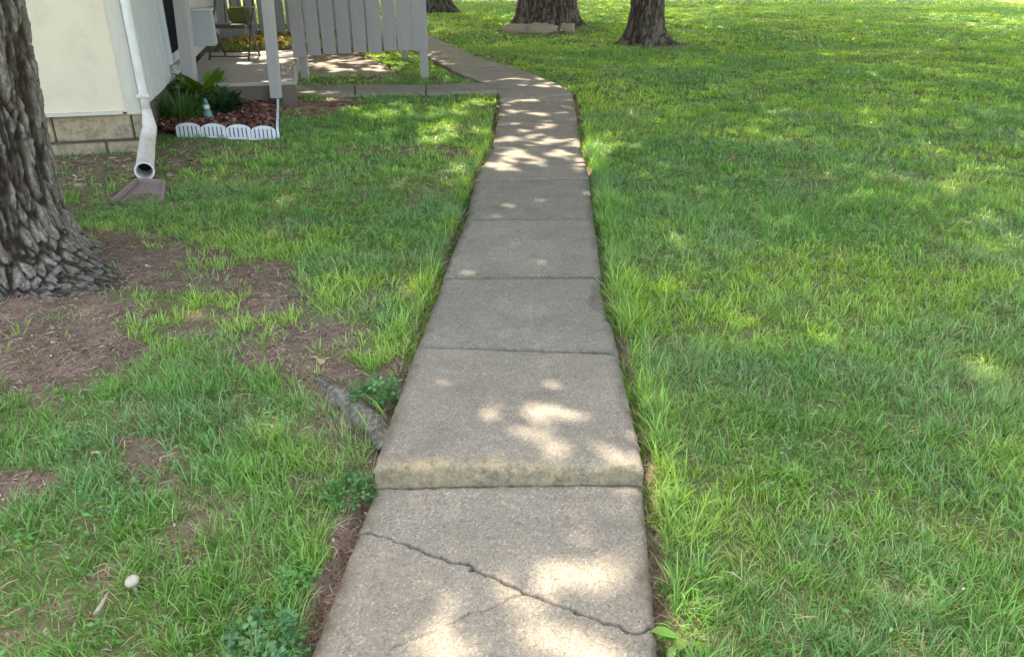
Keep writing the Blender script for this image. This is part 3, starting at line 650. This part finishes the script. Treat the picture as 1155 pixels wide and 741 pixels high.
for px, py, a, b_, k in GAPS:
    k = k * (.68 if py > 300 else .78); c = G(px, py); e = G(px, max(py - b_, 1)); f = G(px, py + b_); gW.append((c[0], c[1], a / ppm(c[1]) * 1.25 + .03, max((e[1] - f[1]) / 2 * 1.15, .12) + .06, min(1, k ** .55 * 1.04) if k > .5 else k))
def openness(x, y):
    n = fbm(x * 1.6, y * 1.6, 0, 91, 3) - .5; n2 = fbm(x * 5, y * 5, 0, 95, 2) - .5
    o = .12 * smooth(.12, .3, n + .6 * n2) * smooth(5, 8, y)
    o = np.maximum(o, (.3 + .3 * smooth(-.1, .25, n + .3 * n2)) * smooth(1.0, 2.2, x - .25 * y) )
    for cx, cy, a, b_, k in gW:
        d = np.hypot((x - cx) / a, (y - cy) / b_) + n * .8 + n2 * .9
        o = np.maximum(o, k * (1 - smooth(.75, 1.15, d)))
    return o
N = 230000
qx = rng.uniform(-8, 16, N); qy = rng.uniform(-.5, 34, N); hh_ = 5.2 + 5.5 * rng.random(N) ** .8
keep = rng.random(N) > openness(qx, qy)
qx, qy, hh_ = qx[keep], qy[keep], hh_[keep]; gzq = macro(qx, qy)
P = np.stack([qx, qy, gzq], 1) + S * ((hh_ / S[2])[:, None])
cent = np.array([TL[k][1][:2] for k in TL]); keys = list(TL)
own = np.argmin(((P[:, None, :2] - cent[None]) ** 2).sum(-1), 1)
def leaves(P, size):
    n = len(P); a = rng.normal(size=(n, 3)); a[:, 2] *= .45; a /= np.linalg.norm(a, axis=1)[:, None]
    b = rng.normal(size=(n, 3)); b -= (b * a).sum(1)[:, None] * a; b /= np.linalg.norm(b, axis=1)[:, None]
    s = size * rng.uniform(.7, 1.3, n)[:, None]
    V = np.stack([P - a * s, P + b * s * .55 - a * s * .1, P + a * s, P - b * s * .55 - a * s * .1], 1).reshape(-1, 3)
    return V, np.arange(4 * n).reshape(n, 4)
for i, k in enumerate(keys):
    r, c, R = TL[k]; Pk = P[own == i]
    if len(Pk) < 50: Pk = np.array(c) + np.array([0, 0, 8]) + rng.normal(size=(3000, 3)) * [1.8, 1.8, 1.0]
    V, Q = leaves(Pk, .16); npmesh('shade_crown', V, Q, mat=M['leaf'], parent=r)  # unseen foliage placed along the sun direction to shape shade and dapples
    tips = Pk[rng.choice(len(Pk), 9)]; limbs(c, R, 8.5, tips, r, M['bark_far']); rebase(r)

# ------------------------------------------------------------ grass
def grass(tx, ty, nb, hgt, wid, seg, spread, name_seed, hscale=1.0):
    """tufts at tx,ty; nb blades each. returns verts, quads, tris, colours"""
    r = np.random.default_rng(name_seed); T = len(tx)
    th_ = r.uniform(.6, 1.25, T) * (.7 + .6 * fbm(tx * 1.7, ty * 1.7, 0, 21, 3)); la = r.uniform(0, 2 * np.pi, T) * .5 + 2 * np.pi * fbm(tx * .9, ty * .9, 0, 23, 2) * 2
    cs = fbm(tx * .8, ty * .8, 0, 25, 3); cs2 = fbm(tx * 3, ty * 3, 0, 27, 2)
    x = np.repeat(tx, nb); y = np.repeat(ty, nb); n = len(x)
    ang = r.uniform(0, 2 * np.pi, n); rr_ = spread * np.sqrt(r.random(n)); x = x + np.cos(ang) * rr_; y = y + np.sin(ang) * rr_
    h = hgt * np.repeat(th_, nb) * r.uniform(.55, 1.25, n)
    if np.size(wid) > 1: wid = np.repeat(wid, nb)
    az = ang + r.normal(0, .7, n); dx = np.cos(az) + .55 * np.cos(np.repeat(la, nb)); dy = np.sin(az) + .55 * np.sin(np.repeat(la, nb))
    m = np.hypot(dx, dy) + 1e-6; dx, dy = dx / m, dy / m
    bend = r.uniform(.25, 1.5, n)                          # total bend of the blade
    z0 = groundz(x, y) - .004
    bad = solid_mask(x, y, .0)
    ok = ~bad; x, y, h, dx, dy, bend, z0 = [t[ok] for t in (x, y, h, dx, dy, bend, z0)]; wid = wid[ok] if np.size(wid) > 1 else wid
    rep = lambda t: np.repeat(t, nb)[ok]
    csb, cs2b, n = rep(cs), rep(cs2), len(x)
    w = wid * r.uniform(.6, 1.3, n); az2 = r.uniform(-.9, .9, n); sx, sy = -dy * np.cos(az2) + dx * np.sin(az2), dx * np.cos(az2) + dy * np.sin(az2)
    # centreline
    C = [np.stack([x, y, z0], 1)]; a0 = r.uniform(.05, .55, n)
    for i in range(seg):
        a = a0 + bend * ((i + .5) / seg) ** 1.2; st = h / seg
        C.append(C[-1] + np.stack([dx * np.sin(a) * st, dy * np.sin(a) * st, np.cos(a) * st], 1))
    for c_ in C[1:]: c_[:, 2] = np.maximum(c_[:, 2], z0 + .006)
    V = []
    sv = np.stack([sx, sy, 0 * sx], 1)
    prof = [1, .95, .75, .5][:seg]
    for i in range(seg): V += [C[i] - sv * (w * prof[i] / 2)[:, None], C[i] + sv * (w * prof[i] / 2)[:, None]]
    V.append(C[seg]); k = len(V); V = np.stack(V, 1)
    base = np.arange(n)[:, None] * k
    Q = np.concatenate([base + np.array([[2 * i, 2 * i + 1, 2 * i + 3, 2 * i + 2]]) for i in range(seg - 1)]) if seg > 1 else None
    Tr = base + np.array([[2 * seg - 2, 2 * seg - 1, 2 * seg]])
    # each blade's own colour
    g1 = np.array([.17, .34, .07]); g2 = np.array([.33, .49, .085]); g3 = np.array([.16, .31, .145]); st_ = np.array([.5, .43, .25])
    t = np.clip((csb - .5) * 4.5 + .5 + r.normal(0, .22, n), 0, 1)[:, None]; u = np.clip((cs2b - .5) * 4 + .3 + r.normal(0, .2, n), 0, 1)[:, None]
    col = (g1 * (1 - t) + g2 * t) * (1 - u * .6) + g3 * u * .6
    dry = (r.random(n) < .035 + .1 * smooth(.55, .75, cs2b))[:, None]; col = np.where(dry, st_ * r.uniform(.5, 1.1, (n, 1)), col) * r.uniform(.6, 1.35, (n, 1))
    V = V.reshape(-1, 3); return V, Q, Tr, np.repeat(col, k, 0)
def sample_tufts(x0, x1, y0, y1, dens, fr_margin=1.6):
    n = int((x1 - x0) * (y1 - y0) * dens * (1.25 if y0 < 8 else 1.1)); x = rng.uniform(x0, x1, n); y = rng.uniform(y0, y1, n)
    zc = y * _c + CAMH * _s; ok = np.abs(x) < (PW / 2 / F) * zc + fr_margin
    x, y = x[ok], y[ok]
    br = bare_at(x, y); ok = rng.random(len(x)) > np.clip(br * 1.08 - .08, 0, .97)
    cl = fbm(x * 5.5, y * 5.5, 0, 301, 2); thin = .25 + .75 * smooth(.4, .56, cl); ok &= (rng.random(len(x)) < np.where(x < lx(np.minimum(y, 11)), thin, .35 + .65 * thin)) | (y > 8)
    ok &= ~solid_mask(x, y, .012)
    return x[ok], y[ok]
parts = []
for (x0, x1, y0, y1, dens, nb, hg, wd, seg, spread, sd_) in [
        (-3.6, 3.8, .9, 3.0, 760, 11, .072, .0036, 4, .028, 1), (-3.6, 3.8, .9, 3.0, 1500, 8, .035, .0026, 2, .03, 11), (-5.5, 6, 3.0, 5.5, 600, 10, .068, .0044, 3, .03, 2), (-5.5, 6, 3.0, 5.5, 700, 8, .035, .0034, 2, .03, 12), (-8, 9, 5.5, 9, 330, 9, .06, .0065, 3, .04, 3),
        (-11, 13, 9, 15, 190, 9, .055, .011, 2, .06, 4), (-15, 22, 15, 26, 90, 8, .055, .02, 2, .09, 5), (-22, 30, 26, 48, 18, 8, .07, .045, 1, .16, 6)]:
    tx, ty = sample_tufts(x0, x1, y0, y1, dens)
    parts.append(grass(tx, ty, nb, hg, wd, seg, spread, sd_))
# long blades that hang over the edges of the path, right side thicker
ex, ey = [], []
for s_, P_e, n_e in ((1, Rp, 900), (-1, Lp, 350)):
    y = rng.uniform(1.0, 8, n_e); y = y[rng.random(len(y)) < .1 + .9 * noise(y * 2.5, y * 0 + s_, 0, 81)]; x = (rx(y) if s_ > 0 else lx(y)) + s_ * rng.uniform(.035, .16, len(y)); ex.append(x); ey.append(y)
ex, ey = np.concatenate(ex), np.concatenate(ey); k = rng.random(len(ex)) > bare_at(ex, ey) * .9; parts.append(grass(ex[k], ey[k], 9, .12, .0042, 4, .02, 9))
V, Q, T, Cc, n = [], [], [], [], 0
for v, q, t, c in parts:
    V.append(v); Cc.append(c); T.append(t + n)
    if q is not None: Q.append(q + n)
    n += len(v)
gr = npmesh('grass', np.concatenate(V), np.concatenate(Q), np.concatenate(T), M['grass'], col=np.concatenate(Cc), smoothf=True)
tag(gr, 'green lawn grass with uneven tufts on both sides of the sidewalk', 'grass', kind='stuff')
print('grass blades', sum(len(p[2]) for p in parts))

# ------------------------------------------------------------ litter: needles, twigs, dead blades on the bare soil
def flecks(n_try, x0, x1, y0, y1, lmin, lmax, wmin, wmax, seed, thr=.25, cols=None):
    r = np.random.default_rng(seed); x = r.uniform(x0, x1, n_try); y = r.uniform(y0, y1, n_try)
    ok = (r.random(n_try) < np.maximum(bare_at(x, y) - thr, .0) * 1.6 + .03) & ~solid_mask(x, y, .0); x, y = x[ok], y[ok]; n = len(x)
    a = r.uniform(0, np.pi, n); l = r.uniform(lmin, lmax, n) / 2; w = r.uniform(wmin, wmax, n) / 2; z = groundz(x, y) + r.uniform(.003, .014, n)
    d = np.stack([np.cos(a), np.sin(a), r.normal(0, .15, n)], 1); s_ = np.stack([-np.sin(a), np.cos(a), r.normal(0, .4, n)], 1); P = np.stack([x, y, z], 1)
    mid = P + np.array([0, 0, 1]) * (l * .15)[:, None] + s_ * (l * r.normal(0, .15, n))[:, None]
    V = np.stack([P - d * l[:, None] - s_ * w[:, None] * .5, P - d * l[:, None] + s_ * w[:, None] * .5, mid - s_ * w[:, None], mid + s_ * w[:, None], P + d * l[:, None] - s_ * w[:, None] * .4, P + d * l[:, None] + s_ * w[:, None] * .4], 1).reshape(-1, 3)
    b = np.arange(n)[:, None] * 6; Q = np.concatenate([b + np.array([[0, 1, 3, 2]]), b + np.array([[2, 3, 5, 4]])])
    c = np.array(cols)[r.integers(0, len(cols), n)] * r.uniform(.6, 1.3, (n, 1)); return V, Q, np.repeat(c, 6, 0)
tan = [(.34, .25, .18), (.27, .17, .12), (.2, .13, .09), (.42, .35, .26), (.15, .1, .075)]
fs = [flecks(230000, -4, 2.6, 1.0, 5.5, .015, .06, .001, .0024, 101, cols=tan), flecks(26000, -4, 2.6, 1.0, 5.5, .006, .022, .003, .009, 102, cols=tan),
      flecks(45000, -7, 4, 5.5, 12, .04, .09, .005, .014, 103, cols=tan + [(.4, .3, .15)])]
def thatch(n_try, x0, x1, y0, y1, l0, l1, w0, w1, seed):
    r = np.random.default_rng(seed); x = r.uniform(x0, x1, n_try); y = r.uniform(y0, y1, n_try); ok = ~solid_mask(x, y, .01) & (rng.random(len(x)) > bare_at(x, y) * 1.3); x, y = x[ok], y[ok]; n = len(x)
    a = r.uniform(0, 2 * np.pi, n); l = r.uniform(l0, l1, n) / 2; w = r.uniform(w0, w1, n) / 2; P = np.stack([x, y, groundz(x, y) + r.uniform(.008, .035, n)], 1)
    d = np.stack([np.cos(a), np.sin(a), r.normal(0, .3, n)], 1); s_ = np.stack([-np.sin(a), np.cos(a), r.normal(0, .5, n)], 1); mid = P + np.array([0, 0, 1]) * (l * .25)[:, None] + s_ * (l * r.normal(0, .12, n))[:, None]
    V = np.stack([P - d * l[:, None] - s_ * w[:, None] * .5, P - d * l[:, None] + s_ * w[:, None] * .5, mid - s_ * w[:, None], mid + s_ * w[:, None], P + d * l[:, None] - s_ * w[:, None] * .3, P + d * l[:, None] + s_ * w[:, None] * .3], 1).reshape(-1, 3)
    b = np.arange(n)[:, None] * 6; Q = np.concatenate([b + np.array([[0, 1, 3, 2]]), b + np.array([[2, 3, 5, 4]])])
    c = np.array([(.4, .36, .2), (.3, .3, .14), (.24, .33, .12), (.5, .45, .3), (.22, .36, .1)])[r.integers(0, 5, n)] * r.uniform(.6, 1.2, (n, 1)); return V, Q, np.repeat(c, 6, 0)
ths = [thatch(30000, -3.6, 3.8, .9, 3.2, .025, .07, .0012, .0026, 111), thatch(45000, -5.5, 6, 3.2, 6, .03, .07, .0018, .0035, 112)]
V, Q, Cc, n = [], [], [], 0
for v, q, c in ths: V.append(v); Q.append(q + n); Cc.append(c); n += len(v)
th_o = npmesh('thatch', np.concatenate(V), np.concatenate(Q), mat=M['grass'], col=np.concatenate(Cc)); tag(th_o, 'fallen and dying blades matted low among the lawn grass', 'thatch', kind='stuff')
x = rng.uniform(-4, 5, 90000); y = rng.uniform(.9, 8, 90000); k = (fbm(x * 2.3, y * 2.3, 0, 401, 3) > .6) & ~solid_mask(x, y, .02) & (bare_at(x, y) < .6); x, y = x[k], y[k]
V, Q = leaves(np.stack([x, y, groundz(x, y) + rng.uniform(.015, .045, len(x))], 1), .0095); cc = np.array([.12, .27, .07]) * rng.uniform(.6, 1.3, (len(x), 1))
gc = npmesh('ground_cover', V, Q, mat=M['grass'], col=np.repeat(cc, 4, 0)); tag(gc, 'small-leaved green weeds mixed into the lawn in patches', 'weeds', kind='stuff')
V, Q, Cc, n = [], [], [], 0
for v, q, c in fs: V.append(v); Q.append(q + n); Cc.append(c); n += len(v)
li = npmesh('leaf_litter', np.concatenate(V), np.concatenate(Q), mat=M['litter'], col=np.concatenate(Cc)); tag(li, 'brown needles and dead leaf bits on the bare soil under the near tree', 'leaf litter', kind='stuff')
# dry leaves lying on the patio behind the fence posts
n = 700; c0 = G(285, 63); c1_ = G(345, 56)
x = rng.uniform(c0[0] - .3, c1_[0] + .6, n); y = rng.uniform(c0[1] - .6, c1_[1] + .6, n)
V, Q = leaves(np.stack([x, y, PADZ + rng.uniform(.01, .09, n)], 1), .05)
cc = np.array([(.4, .3, .08), (.3, .22, .08), (.16, .09, .05), (.25, .3, .06)])[rng.integers(0, 4, n)]
pl = npmesh('dry_leaves', V, Q, mat=M['litter'], col=np.repeat(cc, 4, 0)); tag(pl, 'yellow and brown dry leaves heaped at the back of the porch', 'dry leaves', kind='stuff')

# ------------------------------------------------------------ mulch bed, edging, plants
BZ = .05 + float(macro(0, 8.5)); bb = np.array([p[:2] for p in BED]); 
xs = np.arange(bb[:, 0].min(), bb[:, 0].max(), .03); ys = np.arange(bb[:, 1].min(), bb[:, 1].max(), .03); A_, B_ = np.meshgrid(xs, ys)
Zm = BZ + (fbm(A_ * 9, B_ * 9, 0, 201, 3) - .5) * .05; ins = inpoly(A_, B_, BED); idx = np.arange(A_.size).reshape(A_.shape)
q = np.stack([idx[:-1, :-1], idx[:-1, 1:], idx[1:, 1:], idx[1:, :-1]], -1).reshape(-1, 4); q = q[ins.ravel()[q].all(1)]
bd = npmesh('mulch_bed', np.stack([A_, B_, Zm], -1).reshape(-1, 3), q, mat=M['mulch'], smoothf=True); tag(bd, 'reddish brown bark mulch in the small bed before the porch slab', 'mulch', kind='stuff')
n = 5200; x = rng.uniform(bb[:, 0].min(), bb[:, 0].max(), n); y = rng.uniform(bb[:, 1].min(), bb[:, 1].max(), n); ok = inpoly(x, y, BED); x, y = x[ok], y[ok]
V, Q = leaves(np.stack([x, y, BZ + rng.uniform(0, .035, len(x))], 1), .028); cc = np.array([(.2, .09, .07), (.13, .05, .04), (.28, .16, .12), (.07, .03, .025)])[rng.integers(0, 4, len(x))]
mc = npmesh('mulch_chips', V, Q, mat=M['litter'], col=np.repeat(cc, 4, 0)); tag(mc, 'loose reddish wood chips scattered over the mulch bed', 'wood chips', kind='stuff')
ed = thing('garden_edging', 'white scalloped plastic edging around the mulch bed', 'garden edging', tuple(G(200, 158)))
e0, e1, e2 = G(200, 157.5), G(312, 157.5), G(316, 122)
def scallops(A, B, n, hgt, nm='edging_panel'):
    A, B = np.array(A), np.array(B); d = (B - A) / n; out = []
    for i in range(n):
        p = A + d * i; L_ = np.linalg.norm(d[:2]); t = np.array([d[0], d[1], 0]) / L_; nr = np.array([-t[1], t[0], 0]); zg = float(groundz(p[0], p[1]))
        pr = [(0.0, -.05)] + [(L_ * (.02 + .96 * k / 16), hgt * (.72 + .28 * math.sin(math.pi * k / 16) ** .7)) for k in range(17)] + [(L_, -.05)]
        m = MB(); m.add([p + t * a + np.array([0, 0, zg - p[2] + z]) for a, z in pr] + [p + t * a + nr * .02 + np.array([0, 0, zg - p[2] + z]) for a, z in pr],
                        [tuple(range(len(pr))), tuple(reversed(range(len(pr), 2 * len(pr))))] + [(k, (k + 1) % len(pr), len(pr) + (k + 1) % len(pr), len(pr) + k) for k in range(len(pr))])
        pn = m.build(nm, M['plastic'], ed)
        for k in range(1, 6):
            g2_ = MB()                                          # the dark slots between its little pickets
            a = L_ * k / 6; g2_.box(p + t * a - nr * .002 + np.array([0, 0, zg - p[2] + hgt * .45]), (.004, .003, hgt * .33), Matrix.Rotation(math.atan2(t[1], t[0]), 3, 'Z'))
            g2_.build('slot', M['mortar'], pn)
scallops(e0, e1, 4, .13); scallops(e1 + np.array([.03, 0, 0]), e2, 3, .13); rebase(ed)
def plant(name, label, px, py, n, L_, W_, up, colr, seed, spread=.06, seg=5, z0=None, broad=False):
    r = np.random.default_rng(seed); c = G(px, py); z = z0 if z0 is not None else float(groundz(c[0], c[1]))
    V, Q, Cx = [], [], []; k0 = 0
    for i in range(n):
        a = r.uniform(0, 2 * np.pi); tilt = r.uniform(*up); l = L_ * r.uniform(.6, 1.15); w = W_ * r.uniform(.7, 1.2)
        p = np.array([c[0], c[1], z]) + np.array([math.cos(a), math.sin(a), 0]) * spread * math.sqrt(r.random()); d = np.array([math.cos(a), math.sin(a), 0]); s_ = np.array([-math.sin(a), math.cos(a), 0])
        cl = np.array(colr) * r.uniform(.65, 1.35) * np.array([r.uniform(.85, 1.3), 1, r.uniform(.8, 1.2)])
        ang = tilt; q = p.copy()
        for j in range(seg + 1):
            t = j / seg; prof = math.sin(math.pi * min(1, (t * .93 + .07) ** (1.6 if broad else .8))) if broad else (1 - t ** 2.5)
            prof = max(prof, .12 if j < seg else .02)
            lift = .15 * w * prof if broad else 0
            V += [q - s_ * w * prof / 2 + np.array([0, 0, lift]), q.copy(), q + s_ * w * prof / 2 + np.array([0, 0, lift])]; Cx += [cl] * 3
            q = q + (d * math.sin(ang) + np.array([0, 0, math.cos(ang)])) * l / seg; ang = min(ang + r.uniform(.08, .42), 2.3)
        for j in range(seg):
            o = k0 + 3 * j; Q += [(o, o + 1, o + 4, o + 3), (o + 1, o + 2, o + 5, o + 4)]
        k0 += 3 * (seg + 1)
    V = np.array(V); V[:, 2] = np.maximum(V[:, 2], z - .01)
    o = npmesh(name, V - np.array([c[0], c[1], z]), Q, mat=M['grass'], col=np.array(Cx), smoothf=True); o.location = (c[0], c[1], z); tag(o, label, 'plant'); return o
plant('ornamental_grass', 'arching strap-leaved grass clump in the bed beside the white siding', 208, 141, 240, .42, .014, (.0, .7), (.06, .15, .03), 1, .2, 6, BZ)
plant('leafy_plant', 'bright upright leafy plant behind the grass clump near the porch slab', 233, 124, 46, .42, .11, (.0, .55), (.12, .24, .03), 2, .09, 5, BZ, True)
plant('dark_shrub', 'low dark blue-green shrub in the mulch bed right of the leafy plant', 250, 132, 110, .3, .075, (.1, 1.1), (.028, .07, .03), 3, .14, 4, BZ, True)
# clover-like weeds along the walk
def weed(label, px, py, n, size, colr, seed, sp, hh=.07):
    r = np.random.default_rng(seed); c = G(px, py); z = float(groundz(c[0], c[1])); V, Q, T, Cx = [], [], [], []; k0 = 0
    for i in range(n):
        a = r.uniform(0, 2 * np.pi); q = np.array([math.cos(a), math.sin(a), 0]) * sp * math.sqrt(r.random()); h = hh * r.uniform(.4, 1.2) * (1.2 - np.linalg.norm(q) / sp * .5)
        tip = q * 1.15 + np.array([0, 0, h]); w = .0013
        V += [q + [w, 0, 0], q - [w, 0, 0], tip - [w, 0, 0], tip + [w, 0, 0]]; cl = np.array(colr) * r.uniform(.6, 1.3); Cx += [cl] * 4; Q.append((k0, k0 + 1, k0 + 2, k0 + 3)); k0 += 4
        rot = r.uniform(0, 2 * np.pi); s = size * r.uniform(.7, 1.25); tl = r.normal(0, .3, 2)
        for f in range(3):
            a0 = rot + f * 2.094
            for (ra, da) in ((0, 0), (.7, -.5), (1, -.28), (.96, 0), (1, .28), (.7, .5)):
                x_, y_ = math.cos(a0 + da) * ra * s, math.sin(a0 + da) * ra * s; V.append(tip + [x_, y_, x_ * tl[0] + y_ * tl[1] + .12 * s * ra * abs(da) * 2]); Cx.append(cl * 1.1)
            T += [(k0, k0 + 1, k0 + 2), (k0, k0 + 2, k0 + 3), (k0, k0 + 3, k0 + 4), (k0, k0 + 4, k0 + 5)]; k0 += 6
    o = npmesh('clover', np.array(V), Q, T, M['grass'], col=np.array(Cx)); o.location = (c[0], c[1], z); tag(o, label, 'plant', 'clover weeds along the left edge of the sidewalk'); return o
weed('bluish broadleaf weed between the exposed root and the sidewalk', 424, 447, 70, .018, (.09, .22, .07), 1, .09, .085)
weed('dark green weed patch beside the lifted slab front', 394, 556, 55, .017, (.08, .2, .06), 2, .085, .075)
weed('small bright weed left of the cracked slab', 335, 650, 35, .014, (.11, .26, .07), 3, .055, .05)
weed('dark blue-green weed patch at the bottom edge of the photo left of the slab', 298, 726, 75, .017, (.08, .2, .08), 4, .09, .07)
plant('plantain_weed', 'little broad-leaved weed growing in bare soil right of the cracked slab', 776, 712, 6, .085, .03, (.4, 1.1), (.14, .26, .05), 7, .01, 5, None, True)
# mushroom, stick
c = G(152, 668); zg = float(groundz(c[0], c[1]))
mu = thing('mushroom', 'pale mushroom tilted in the grass at lower left', 'mushroom', (c[0], c[1], zg))
b = MB(); b.tube([(c[0] + .012, c[1] - .01, zg - .01), (c[0] + .006, c[1] - .004, zg + .03), (c[0], c[1], zg + .032)], [.006, .0045, .004], 10); b.build('stem', M['mush'], mu, smoothf=True)
b = MB(); cc = Vector((c[0], c[1], zg + .038)); ax = Vector((-.15, -.25, 1)).normalized()
b.tube([cc - ax * .012, cc - ax * .01, cc - ax * .004, cc + ax * .002, cc + ax * .006, cc + ax * .008], [.005, .016, .019, .016, .01, .002], 20); b.build('cap', M['mush'], mu, smoothf=True); rebase(mu)
b = MB(); a0, a1 = G(107, 693, .03), G(122, 668, .035); b.tube([a0, a0 * .6 + a1 * .4 + np.array([.004, 0, .004]), a1], [.006, .005, .003], 8)
st = b.build('stick', paint('dead_stick', (.36, .28, .2), (.14, .1, .07), .6, .9, 40), smoothf=True); tag(st, 'short pale dead stick lying in the grass left of the mushroom', 'stick')
def curl_leaf(label, px, py, s, colr, seed):
    r = np.random.default_rng(seed); c = G(px, py, .02); V = []; n = 7
    a = r.uniform(0, 6.28)
    for i in range(n):
        t = i / (n - 1); w = s * .45 * math.sin(math.pi * (.06 + .9 * t)) ; V += [((t - .5) * s, -w, .25 * w + .1 * s * t), ((t - .5) * s, 0, .1 * s * math.sin(3 * t)), ((t - .5) * s, w, .6 * w)]
    Q = [(3 * i + j, 3 * i + j + 1, 3 * i + j + 4, 3 * i + j + 3) for i in range(n - 1) for j in (0, 1)]
    o = npmesh('fallen_leaf', np.array(V), Q, mat=M['litter'], col=np.tile(colr, (len(V), 1)), smoothf=True); o.location = c; o.rotation_euler = (.2, -.1, a); tag(o, label, 'leaf')
curl_leaf('pale dry fallen leaf in the bare patch in the left lawn', 108, 512, .035, (.5, .42, .33), 1)
curl_leaf('tan curled fallen leaf beside the exposed root end', 362, 408, .04, (.38, .27, .17), 2)

# stones under the far trunk
def stone(label, px, py, sx, sy, sz, seed):
    c = G(px, py); nth, nph = 26, 14; th = np.linspace(0, 2 * np.pi, nth, endpoint=False); ph = np.linspace(-1.45, 1.45, nph); T, Pp = np.meshgrid(th, ph)
    d = np.stack([np.cos(T) * np.cos(Pp), np.sin(T) * np.cos(Pp), np.sin(Pp)], -1); r = .5 + 1.0 * fbm(d[..., 0] * 2.6 + 5, d[..., 1] * 2.6 + 5, d[..., 2] * 2.6 + 5, seed, 3)
    d = np.sign(d) * np.abs(d) ** .75; V = (d * r[..., None] * np.array([sx, sy, sz])).reshape(-1, 3); idx = np.arange(nth * nph).reshape(nph, nth); nx_ = np.roll(idx, -1, 1)
    Q = np.stack([idx[:-1], nx_[:-1], nx_[1:], idx[1:]], -1).reshape(-1, 4)
    o = npmesh('stone', V, Q, mat=M['stone'], smoothf=True); o.location = (c[0], c[1], c[2] + sz * .35); o['label'] = label; o['category'] = 'stone'; o['group'] = 'pale stones at the tree bases'
k = 1 / ppm(G(610, 36)[1])
stone('flat pale stone at the left foot of the widest far trunk', 584, 36.5, 15 * k, 6 * k, 6 * k, 1)
stone('long pale stone across the front of the widest far trunk', 609, 37, 17 * k, 7 * k, 7 * k, 2)
stone('small whitish stone at the right foot of the widest far trunk', 640, 35.5, 8 * k, 6 * k, 6 * k, 3)
stone('small whitish stone beside the distant tree at the top edge', 503, 13, 7 / ppm(G(503, 13)[1]), .12, .14, 4)

# ------------------------------------------------------------ chair and ornament
cz = PADZ; cp = G(258, 66, PADZ - float(macro(0, 9.5))); cx, cy = cp[0], cp[1] + .3
chh = thing('patio_chair', 'folding metal chair with olive cushion on the porch by the back fence', 'chair', (cx, cy, cz))
def Cp(a, b_, c_): return (cx + a, cy + b_, cz + c_)
sd = .27
b = MB(); b.box(Cp(0, 0, .43), (.25, .22, .025)); b.build('seat', M['metal'], chh, bevel=.01)
b = MB(); b.box(Cp(.1, .1, .56), (.15, .05, .11), Matrix.Rotation(.25, 3, 'X')); b.build('cushion', M['olive'], chh, bevel=.03)
for s_ in (-1, 1):
    b = MB(); b.tube([Cp(s_ * sd, -.3, 0), Cp(s_ * sd, .0, .4), Cp(s_ * sd, .22, .68), Cp(s_ * sd * .9, .3, 1.0)], .014, 8); b.build('leg', M['metal'], chh, smoothf=True)
    b = MB(); b.tube([Cp(s_ * sd * .92, .3, 0), Cp(s_ * sd * .92, .0, .4), Cp(s_ * sd * .92, -.2, .64)], .014, 8); b.build('leg', M['metal'], chh, smoothf=True)
    b = MB(); b.tube([Cp(s_ * sd, -.26, .64), Cp(s_ * sd, -.05, .655), Cp(s_ * sd, .22, .65)], .02, 8); b.build('armrest', M['metal'], chh, smoothf=True)
b = MB(); b.tube([Cp(-sd * .9, .3, 1.0), Cp(-.1, .33, 1.06), Cp(.1, .33, 1.06), Cp(sd * .9, .3, 1.0)], .014, 8)
for x_ in (-.14, -.05, .05, .14): b.tube([Cp(x_, .2, .45), Cp(x_, .32, 1.05)], .008, 6)
b.build('backrest', M['metal'], chh, smoothf=True)
b = MB(); b.tube([Cp(-sd, -.28, .05), Cp(sd, -.28, .05)], .01, 8); b.build('stretcher', M['metal'], chh, smoothf=True); b = MB(); b.tube([Cp(-sd, .28, .06), Cp(sd, .28, .06)], .01, 8); b.build('stretcher', M['metal'], chh, smoothf=True); rebase(chh)
c = G(236, 141); c[2] = BZ
gn = thing('garden_ornament', 'small teal and white cone-shaped garden ornament among the bed plants', 'ornament', tuple(c))
b = MB(); b.tube([c + np.array([0, 0, z]) for z in (-.01, .04, .08, .1)], [.05, .05, .038, .03], 16); b.build('body', M['teal'], gn, smoothf=True)
b = MB(); b.tube([c + np.array([0, 0, z]) for z in (.095, .115, .14, .155)], [.026, .034, .03, .018], 16); b.build('head', M['white'], gn, smoothf=True)
b = MB(); b.tube([c + np.array([0, 0, z]) for z in (.145, .18, .21)], [.03, .018, .006], 16); b.build('hat', M['teal'], gn, smoothf=True); rebase(gn)
